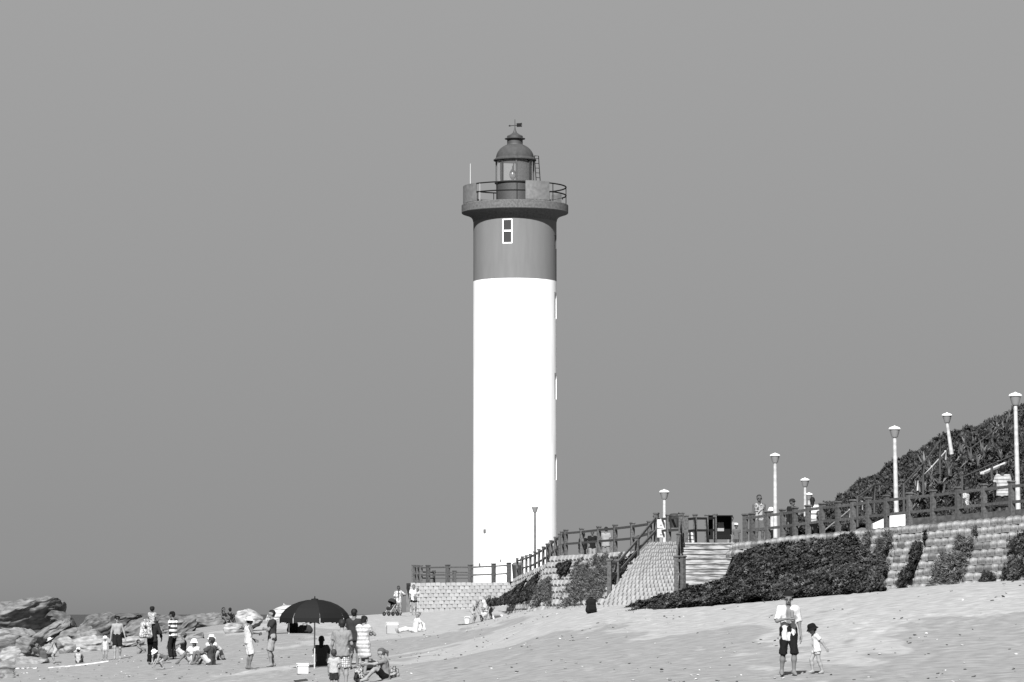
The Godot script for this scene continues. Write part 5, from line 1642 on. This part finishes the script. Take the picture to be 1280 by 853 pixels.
	mb.bbox(Transform3D(Basis(), Vector3(0.06, 0.92 + lift, 0.05)), Vector3(0.26, 0.36, 0.02), 0.005)
	part("card", mb.mesh(), mat(0.16, 0.7), c)
	for k in [-1.0, 1.0]:
		mb = MB.new()
		mb.lathe([Vector2(0.1, -0.03), Vector2(0.2, -0.03), Vector2(0.22, 0.0), Vector2(0.2, 0.03), Vector2(0.1, 0.03)], 18, Transform3D(Basis(Vector3.BACK, PI / 2), Vector3(0.42 * k, 0.22, 0.2)))
		part("wheel", mb.mesh(), mat(0.015, 0.7), c)
		mb = MB.new()
		mb.beam(Vector3(0.4 * k, 0.2, 0.2), Vector3(0.44 * k, 0.7, 0.2), 0.04, 0.04)
		part("leg", mb.mesh(), mat(0.1, 0.5), c)
	# handrails of the hillside path
	var dk := mat(0.02, 0.7)
	rail_tube("handrail", "pale thin handrail climbing the hillside steps", [Vector3(14.307, 8.643, -127.000), Vector3(15.287, 9.342, -131.000), Vector3(16.269, 10.076, -135.000)], 0.026, mat(0.28, 0.5), 0.3)
	rail_tube("handrail", "dark handrail below the pale one on the hillside", [Vector3(13.500, 8.451, -124.000), Vector3(14.625, 9.334, -128.000), Vector3(15.705, 10.323, -132.000)], 0.032, dk, 1.2)
	rail_tube("handrail", "long dark handrail above the white wall on the hillside", [Vector3(15.514, 8.698, -124.000), Vector3(16.938, 9.264, -127.000), Vector3(18.862, 10.018, -130.500)], 0.032, dk, 1.0)
	rail_tube("handrail", "dark handrail high on the hillside running to the ridge", [Vector3(17.613, 10.334, -138.000), Vector3(18.818, 11.099, -141.000), Vector3(20.123, 12.020, -144.000)], 0.032, dk, 1.1)
	rail_tube("handrail", "low dark handrail at the foot of the hillside path", [Vector3(11.707, 7.945, -122.000), Vector3(12.682, 8.522, -126.000), Vector3(13.651, 8.594, -128.000)], 0.03, dk, 1.0)
	rail_tube("handrail", "pale short handrail behind the fence at the foot of the hill", [Vector3(11.254, 6.992, -130.000), Vector3(12.745, 7.915, -136.000), Vector3(13.522, 8.310, -139.000)], 0.024, mat(0.16, 0.5), 0.3)
	mb = MB.new()
	var w0 := Vector3(16.674, 8.977, -127.600)
	mb.beam(Vector3.ZERO, Vector3(18.044, 9.510, -130.500) - w0, 0.15, 0.07)
	single("white_wall", mb.mesh(), mat(0.5, 0.8, ntex(0.03, 0.6, 1.0, 97), 0.8), "short white stair wall among the hillside plants", "wall", w0)

func make_people():
	var near := {"cell": 0.02}
	# the man and the toddler by themselves on the sand
	person("man in open white shirt, dark knee shorts and striped dark hat holding a cup", on(Vector3(5.819, 2.709, -76.000)), 6.0, {"h": 1.76, "cell": 0.017, "skin": 0.17, "lfoot": Vector3(0.1, 0.075, 0.06), "rfoot": Vector3(-0.14, 0.075, -0.04),
		"rhand": Vector3(-0.05, 1.19, 0.26), "rel": Vector3(-1, -1.2, 0.1), "lhand": Vector3(0.25, 0.82, 0.1), "look": Vector2(-6, 14), "hair": 0.01, "hat": ["beanie", 0.008],
		"wear": [["shorts", 0.012, 1.05], ["openshirt", 0.48]]}, "")
	var cup := MB.new()
	cup.lathe([Vector2(0, 0), Vector2(0.035, 0), Vector2(0.045, 0.12), Vector2(0.03, 0.13), Vector2(0.03, 0.15), Vector2(0, 0.15)], 10, Transform3D.IDENTITY)
	single("drink_cup", cup.mesh(), mat(0.12, 0.4), "small cup held to the chest of the man in the open white shirt", "cup", on(Vector3(5.819, 2.709, -76.000), 1.22) + Vector3(0.06, 0, 0.3))
	person("toddler in white shirt, pale shorts and black bucket hat walking beside the man", on(Vector3(6.408, 2.675, -76.000)), -78.0, {"h": 1.0, "hs": 1.5, "cell": 0.022, "wide": 1.2, "skin": 0.28, "lfoot": Vector3(0.09, 0.075, -0.2), "rfoot": Vector3(-0.09, 0.1, 0.12), "lkn": Vector3(0, 0.2, 1), "rkn": Vector3(0, 0.2, 1), "up": Vector3(0, 1, 0.1),
		"lhand": Vector3(0.24, 0.86, -0.36), "rhand": Vector3(-0.26, 0.85, -0.1), "look": Vector2(0, 22), "hair": 0.02, "hat": ["bucket", 0.006], "wear": [["shorts", 0.4, 0.45], ["tee", 0.5]]}, "")
	# round the black umbrella
	person("man seen from behind in grey shirt and white checked shorts", on(Vector3(-4.477, 1.988, -95.000)), 176.0, {"h": 1.8, "cell": 0.02, "skin": 0.22, "wide": 1.05, "lhand": Vector3(0.3, 0.82, 0.12), "rhand": Vector3(-0.24, 0.92, 0.22), "look": Vector2(0, 14), "hair": 0.012, "wear": [["shorts", stripes(0.12, 0.42, 0.3, 9.0, true), 0.9], ["tee", 0.2]]})
	person("toddler in pale shirt and dark shorts standing behind the man in checked shorts", on(Vector3(-4.637, 1.968, -94.000)), 170.0, {"h": 1.03, "hs": 1.4, "cell": 0.024, "wide": 1.15, "skin": 0.2, "rhand": Vector3(-0.4, 0.85, 0.1), "hair": 0.03, "wear": [["shorts", 0.03, 0.9], ["tee", 0.34]]})
	person("woman in a pale striped dress with dark tied hair looking at a phone", on(Vector3(-4.117, 2.477, -100.000)), 146.0, {"h": 1.66, "cell": 0.02, "skin": 0.2, "lhand": Vector3(0.1, 1.22, 0.34), "rhand": Vector3(-0.08, 1.22, 0.36), "lel": Vector3(1, -0.7, 0), "rel": Vector3(-1, -0.7, 0), "lfoot": Vector3(0.09, 0.075, 0.1), "rfoot": Vector3(-0.11, 0.075, -0.08), "look": Vector2(6, 18), "hair": 0.015, "style": "bun",
		"wear": [["dress", stripes(0.14, 0.33, 0.3, 9.0), 0.85]]})
	person("man in a dark shirt half hidden behind the woman in the dress", on(Vector3(-4.602, 2.494, -105.000)), 160.0, {"h": 1.74, "skin": 0.14, "wide": 1.15, "look": Vector2(0, 10), "hair": 0.01, "wear": [["shorts", 0.06, 1.0], ["tee", 0.03]]})
	person("sitting woman in grey shirt and dark shorts with sunglasses and a ponytail", on(Vector3(-3.363, 2.135, -95.000)), -86.0, sit({"h": 1.66, "cell": 0.02, "skin": 0.26, "up": Vector3(0, 1, 0.12), "lhand": Vector3(0.12, 0.5, 0.5), "rhand": Vector3(-0.12, 0.46, 0.52), "look": Vector2(0, 12), "hair": 0.05, "style": "tail", "wear": [["shorts", 0.008, 0.75], ["tee", 0.17]]}))
	person("woman in black top sitting on the sand in the shade of the black umbrella", on(Vector3(-5.716, 2.539, -108.500)), 176.0, sit({"h": 1.66, "skin": 0.1, "hair": 0.008, "style": "long", "wear": [["shorts", 0.5, 0.8], ["tee", 0.06]]}))
	person("woman in white shorts and broad white sun hat beside the folded-arms man", on(Vector3(-8.180, 2.220, -112.000)), 112.0, {"h": 1.63, "cell": 0.022, "skin": 0.13, "rhand": Vector3(-0.3, 1.2, 0.25), "lhand": Vector3(0.2, 1.0, 0.25), "look": Vector2(0, 10), "hair": 0.02, "hat": ["sunhat", 0.5], "wear": [["shorts", 0.5, 0.95], ["tank", 0.5]]})
	person("man with folded arms in dark shirt and pale shorts looking along the beach", on(Vector3(-7.437, 2.270, -112.000)), -75.0, {"h": 1.76, "cell": 0.022, "skin": 0.2, "rhand": Vector3(0.12, 1.14, 0.2), "lhand": Vector3(-0.1, 1.18, 0.22), "rel": Vector3(-1, -1, 0.2), "lel": Vector3(1, -1, 0.2), "lfoot": Vector3(0.1, 0.075, 0.05), "rfoot": Vector3(-0.12, 0.075, -0.08), "hair": 0.01, "wear": [["shorts", 0.24, 0.98], ["tee", 0.03]]})
	# the seated group and those standing round it
	person("man in grey shirt and white shorts sitting on the sand with his back half turned", on(Vector3(-10.208, 2.277, -122.000)), -118.0, sit({"h": 1.76, "skin": 0.13, "rhand": Vector3(-0.1, 0.42, 0.5), "hair": 0.02, "hat": ["cap", 0.03], "wear": [["shorts", 0.42, 0.85], ["tee", 0.055]]}))
	person("person with white sun hat and white towel round the shoulders behind the grey-shirted man", on(Vector3(-10.611, 2.333, -128.000)), 150.0, sit({"h": 1.7, "skin": 0.16, "hat": ["bucket", 0.5], "hair": 0.03, "wear": [["trousers", 0.3], ["long", 0.48]]}))
	person("woman in white with white sun hat sitting with knees drawn up towards the grey-shirted man", on(Vector3(-10.951, 2.248, -124.000)), -25.0, sit({"h": 1.62, "skin": 0.13, "hair": 0.01, "style": "long", "hat": ["bucket", 0.5], "look": Vector2(20, 8), "lfoot": Vector3(0.2, 0.075, 0.42), "rfoot": Vector3(-0.35, 0.075, 0.5), "wear": [["shorts", 0.45, 0.8], ["tee", 0.46]]}))
	person("woman in dark vest and white shorts sitting with outstretched arms", on(Vector3(-12.344, 2.510, -135.000)), -92.0, sit({"h": 1.66, "skin": 0.17, "lhand": Vector3(0.15, 0.35, 0.52), "rhand": Vector3(-0.1, 0.36, 0.55), "hair": 0.01, "hat": ["cap", 0.05], "wear": [["shorts", 0.42, 0.7], ["tank", 0.012]]}))
	person("small child in white hat stooping over the sand beside the seated group", on(Vector3(-11.484, 2.214, -119.000)), -70.0, {"h": 1.0, "hs": 1.4, "skin": 0.26, "wide": 1.1, "pelvis": Vector3(0, 0.66, -0.12), "up": Vector3(0, 0.35, 1), "fwd": Vector3(0, -1, 0.3), "lhand": Vector3(0.16, 0.2, 0.55), "rhand": Vector3(-0.16, 0.16, 0.6), "look": Vector2(0, -30), "hair": 0.05, "hat": ["bucket", 0.46], "wear": [["shorts", 0.1, 0.5], ["tank", 0.1]]})
	var carrier := Vector3(-12.451, 2.262, -125.000)
	person("man in dark clothes seen from behind carrying a child on his shoulders", on(carrier), 172.0, {"h": 1.7, "skin": 0.12, "lhand": Vector3(0.14, 1.36, 0.22), "rhand": Vector3(-0.28, 0.95, 0.2), "lel": Vector3(1, -0.6, 0), "hair": 0.01, "look": Vector2(0, 18), "wear": [["trousers", 0.008], ["long", 0.022]]})
	person("child in patterned top and dark cap riding on the man's shoulders", on(carrier, 1.3) + Vector3(0, 0, 0.08), 172.0, {"h": 1.02, "hs": 1.35, "skin": 0.16, "pelvis": Vector3(0, 0.3, -0.06), "lfoot": Vector3(0.26, -0.4, 0.38), "rfoot": Vector3(-0.26, -0.4, 0.38), "lkn": Vector3(0.4, 0.3, 1), "rkn": Vector3(-0.4, 0.3, 1), "lhand": Vector3(0.12, 0.5, 0.3), "rhand": Vector3(-0.12, 0.5, 0.3), "hair": 0.01, "hat": ["cap", 0.01], "wear": [["shorts", 0.06, 0.6], ["tee", blotch(0.42, 0.03, 0.1, 6.0, 9)]]})
	person("man in boldly striped shirt, dark trousers and black cap behind the seated group", on(Vector3(-12.297, 2.438, -131.000)), -120.0, {"h": 1.74, "skin": 0.13, "rhand": Vector3(-0.1, 1.15, 0.28), "lhand": Vector3(0.15, 1.1, 0.3), "hair": 0.01, "look": Vector2(0, 12), "hat": ["cap", 0.006], "wear": [["trousers", 0.014], ["tee", stripes(0.48, 0.012, 0.5, 6.4)]]})
	# by the rocks
	person("bare-chested man in black cap and dark trunks walking by the rocks", on(Vector3(-15.857, 2.208, -145.000)), 8.0, {"h": 1.74, "skin": 0.27, "lfoot": Vector3(0.12, 0.09, -0.14), "rfoot": Vector3(-0.1, 0.075, 0.12), "lhand": Vector3(0.34, 0.82, 0.04), "hair": 0.01, "hat": ["cap", 0.006], "wear": [["shorts", 0.015, 0.85]]})
	person("small child in white hat and pale swimsuit beside the bare-chested man", on(Vector3(-16.395, 2.233, -145.500)), 0.0, {"h": 0.95, "hs": 1.4, "skin": 0.24, "wide": 1.1, "hair": 0.03, "hat": ["bucket", 0.42], "wear": [["shorts", 0.3, 0.4], ["tank", blotch(0.4, 0.2, 0.1, 6.0, 10)]]})
	person("child in white cap sitting on the white towel by the rocks", on(Vector3(-17.637, 2.021, -147.000)), 170.0, sit({"h": 1.1, "hs": 1.3, "skin": 0.22, "hair": 0.02, "hat": ["cap", 0.5], "wear": [["shorts", 0.05, 0.6], ["tank", 0.36]]}))
	person("child in pale sun hat bending forward among the towels and rocks", on(Vector3(-18.866, 1.961, -149.000)), -80.0, {"h": 1.12, "hs": 1.3, "skin": 0.24, "pelvis": Vector3(0, 0.85, -0.05), "up": Vector3(0, 1, 0.5), "lhand": Vector3(0.2, 0.6, 0.5), "rhand": Vector3(-0.2, 0.6, 0.5), "look": Vector2(0, 10), "hair": 0.05, "hat": ["sunhat", 0.36], "wear": [["shorts", 0.34, 0.6], ["tank", 0.34]]})
	person("dark-haired person in dark clothes sitting among the rocks by the grey backpack", on(Vector3(-19.856, 2.067, -151.000)), 20.0, sit({"h": 1.5, "skin": 0.14, "hair": 0.01, "wear": [["trousers", 0.02], ["tee", 0.05]]}))
	person("small dark-haired child sitting in the sand between the rocks and the shoulder-carrying man", on(Vector3(-15.476, 2.344, -150.000)), 80.0, sit({"h": 1.0, "hs": 1.35, "skin": 0.16, "hair": 0.01, "wear": [["shorts", 0.2, 0.7], ["tank", 0.24]]}))
	person("dark-haired sunbather on the crest of sand below the long rock ridge", on(Vector3(-14.834, 3.466, -186.000)), 40.0, sit({"h": 1.6, "cell": 0.034, "skin": 0.1, "hair": 0.008, "style": "long", "wear": [["shorts", 0.04, 0.5], ["tank", 0.02]]}))
	person("sunbather in dark top beside the other on the crest of sand", on(Vector3(-14.583, 3.504, -187.000)), 160.0, sit({"h": 1.5, "cell": 0.034, "skin": 0.1, "hair": 0.008, "wear": [["shorts", 0.05, 0.5], ["tank", 0.015]]}))
	# the middle of the beach
	person("woman in white reclining on the sand beside the pale cooler box", on(Vector3(-4.257, 3.110, -155.000)), -68.0, sit_long({"h": 1.68, "skin": 0.24, "wide": 1.12, "hair": 0.09, "style": "bun", "look": Vector2(30, 8), "wear": [["trousers", 0.5], ["tee", 0.5]]}))
	person("woman in loose patterned top standing by the pushchair", on(Vector3(-6.167, 3.870, -196.000)), 12.0, {"h": 1.62, "cell": 0.034, "skin": 0.08, "lhand": Vector3(0.3, 1.2, 0.2), "hair": 0.008, "wear": [["trousers", blotch(0.03, 0.2, 0.08, 3.0, 11)], ["openshirt", blotch(0.42, 0.12, 0.05, 2.0, 12)]]})
	person("woman in white shirt and black shorts carrying a small child on her arm", on(Vector3(-5.342, 3.892, -196.000)), 6.0, {"h": 1.64, "cell": 0.034, "skin": 0.2, "lhand": Vector3(0.12, 1.05, 0.26), "lel": Vector3(1, -0.8, 0), "lfoot": Vector3(0.13, 0.09, -0.14), "rfoot": Vector3(-0.08, 0.075, 0.12), "hair": 0.008, "style": "bun", "wear": [["shorts", 0.008, 0.4], ["tee", 0.5]]})
	person("small child in white held on the arm of the woman in black shorts", on(Vector3(-5.342, 3.892, -196.000), 0.86) + Vector3(0.22, 0, 0.14), -60.0, {"h": 0.8, "hs": 1.5, "cell": 0.04, "skin": 0.16, "pelvis": Vector3(0, 0.3, 0), "lfoot": Vector3(0.2, -0.1, 0.3), "rfoot": Vector3(-0.2, -0.1, 0.3), "lhand": Vector3(0.2, 0.5, 0.25), "rhand": Vector3(-0.2, 0.5, 0.25), "hair": 0.03, "wear": [["tee", 0.44], ["shorts", 0.4, 0.6]]})
	person("child in pale shirt stooping over toys on the sand below the lighthouse wall", on(Vector3(-1.840, 3.580, -173.000)), 60.0, {"h": 1.25, "hs": 1.2, "cell": 0.036, "skin": 0.22, "pelvis": Vector3(0, 0.85, -0.1), "up": Vector3(0, 0.9, 0.6), "lhand": Vector3(0.15, 0.55, 0.5), "rhand": Vector3(-0.15, 0.6, 0.5), "hair": 0.14, "wear": [["shorts", 0.3, 0.7], ["tee", 0.3]]})
	person("child crouching in the middle of the group of small children", on(Vector3(-1.388, 3.616, -174.000)), 0.0, sit({"h": 1.2, "hs": 1.25, "cell": 0.036, "skin": 0.22, "hair": 0.1, "wear": [["shorts", 0.36, 0.7], ["tee", 0.4]]}))
	person("fair-haired child standing upright behind the crouching one", on(Vector3(-1.306, 3.650, -176.000)), 20.0, {"h": 1.18, "hs": 1.25, "cell": 0.036, "skin": 0.25, "hair": 0.2, "wear": [["shorts", 0.4, 0.7], ["tee", 0.44]]})
	person("child with brown hair bending towards the flat white box", on(Vector3(-1.008, 3.652, -175.000)), -60.0, {"h": 1.22, "hs": 1.2, "cell": 0.036, "skin": 0.18, "pelvis": Vector3(0, 0.88, -0.1), "up": Vector3(0, 1, 0.35), "lhand": Vector3(0.15, 0.7, 0.4), "rhand": Vector3(-0.15, 0.7, 0.4), "hair": 0.06, "wear": [["shorts", 0.2, 0.7], ["tee", 0.24]]})
	# on the promenade
	var pg := "people on the promenade"
	person("person in black leaning on the promenade fence", Vector3(3.491, 6.411, -178.000), 150.0, {"h": 1.6, "cell": 0.034, "skin": 0.08, "up": Vector3(0, 1, 0.1), "hair": 0.01, "wear": [["trousers", 0.02], ["long", 0.012]]}, pg)
	person("person in dark top with a pale scarf between two fence posts", Vector3(3.855, 6.396, -173.000), 10.0, {"h": 1.62, "cell": 0.034, "skin": 0.1, "hair": 0.01, "wear": [["trousers", 0.22], ["tee", 0.014]]}, pg)
	person("dark-haired person in pale shirt and shorts beside the one with the scarf", Vector3(4.433, 6.369, -170.000), 160.0, {"h": 1.74, "cell": 0.034, "skin": 0.14, "wide": 1.1, "hair": 0.01, "look": Vector2(0, 12), "wear": [["shorts", 0.2, 0.9], ["tee", 0.24]]}, pg)
	person("person in pale shirt standing beside the black pushcart", Vector3(8.960, 6.432, -147.000), -40.0, {"h": 1.56, "cell": 0.034, "skin": 0.14, "hair": 0.02, "wear": [["trousers", 0.18], ["long", 0.2]]}, pg)
	person("seated person in pale cap at the end of the long fence", Vector3(8.845, 6.417, -142.000), -20.0, {"h": 1.12, "hs": 1.25, "cell": 0.034, "skin": 0.12, "hair": 0.02, "hat": ["cap", 0.36], "wear": [["trousers", 0.05], ["tee", 0.1]]}, pg)
	person("man in dark printed vest standing tall behind the long fence", Vector3(8.649, 6.405, -126.000), 8.0, {"h": 1.76, "cell": 0.026, "skin": 0.1, "hair": 0.02, "wear": [["shorts", 0.09, 0.95], ["tank", blotch(0.014, 0.2, 0.05, 2.6, 13)]]}, pg)
	person("woman in white hat and white top beside the man in the vest", Vector3(9.790, 6.438, -136.000), -30.0, {"h": 1.58, "cell": 0.03, "skin": 0.16, "hair": 0.02, "hat": ["bucket", 0.46], "wear": [["trousers", 0.012], ["tee", 0.42]]}, pg)
	person("person in dark jacket and cap behind the long fence", Vector3(10.267, 6.495, -132.000), 40.0, {"h": 1.72, "cell": 0.03, "skin": 0.1, "hair": 0.01, "hat": ["cap", 0.015], "wear": [["trousers", 0.02], ["long", 0.016]]}, pg)
	person("woman in pale top and dark trousers near the foot of the hill", Vector3(10.767, 6.536, -129.000), 170.0, {"h": 1.64, "cell": 0.03, "skin": 0.1, "hair": 0.008, "style": "long", "wear": [["trousers", 0.01], ["tee", stripes(0.4, 0.12, 0.6, 5.0)]]}, pg)
	person("child in pale patterned top walking behind the fence below the hillside plants", Vector3(14.506, 6.769, -115.000), 60.0, {"h": 1.3, "hs": 1.2, "cell": 0.03, "skin": 0.06, "lfoot": Vector3(0.1, 0.09, -0.2), "rfoot": Vector3(-0.1, 0.075, 0.16), "hair": 0.008, "wear": [["shorts", 0.04, 0.8], ["tee", blotch(0.42, 0.1, 0.08, 4.0, 14)]]}, pg)
	person("man in pale striped shirt seen from behind beside the tall lamp post", Vector3(15.139, 6.820, -111.000), 165.0, {"h": 1.76, "cell": 0.026, "skin": 0.06, "wide": 1.1, "lhand": Vector3(0.3, 0.9, 0.15), "rhand": Vector3(-0.28, 0.85, 0.1), "hair": 0.008, "wear": [["shorts", 0.04, 0.95], ["tee", stripes(0.1, 0.25, 0.3, 9.0)]]}, pg)
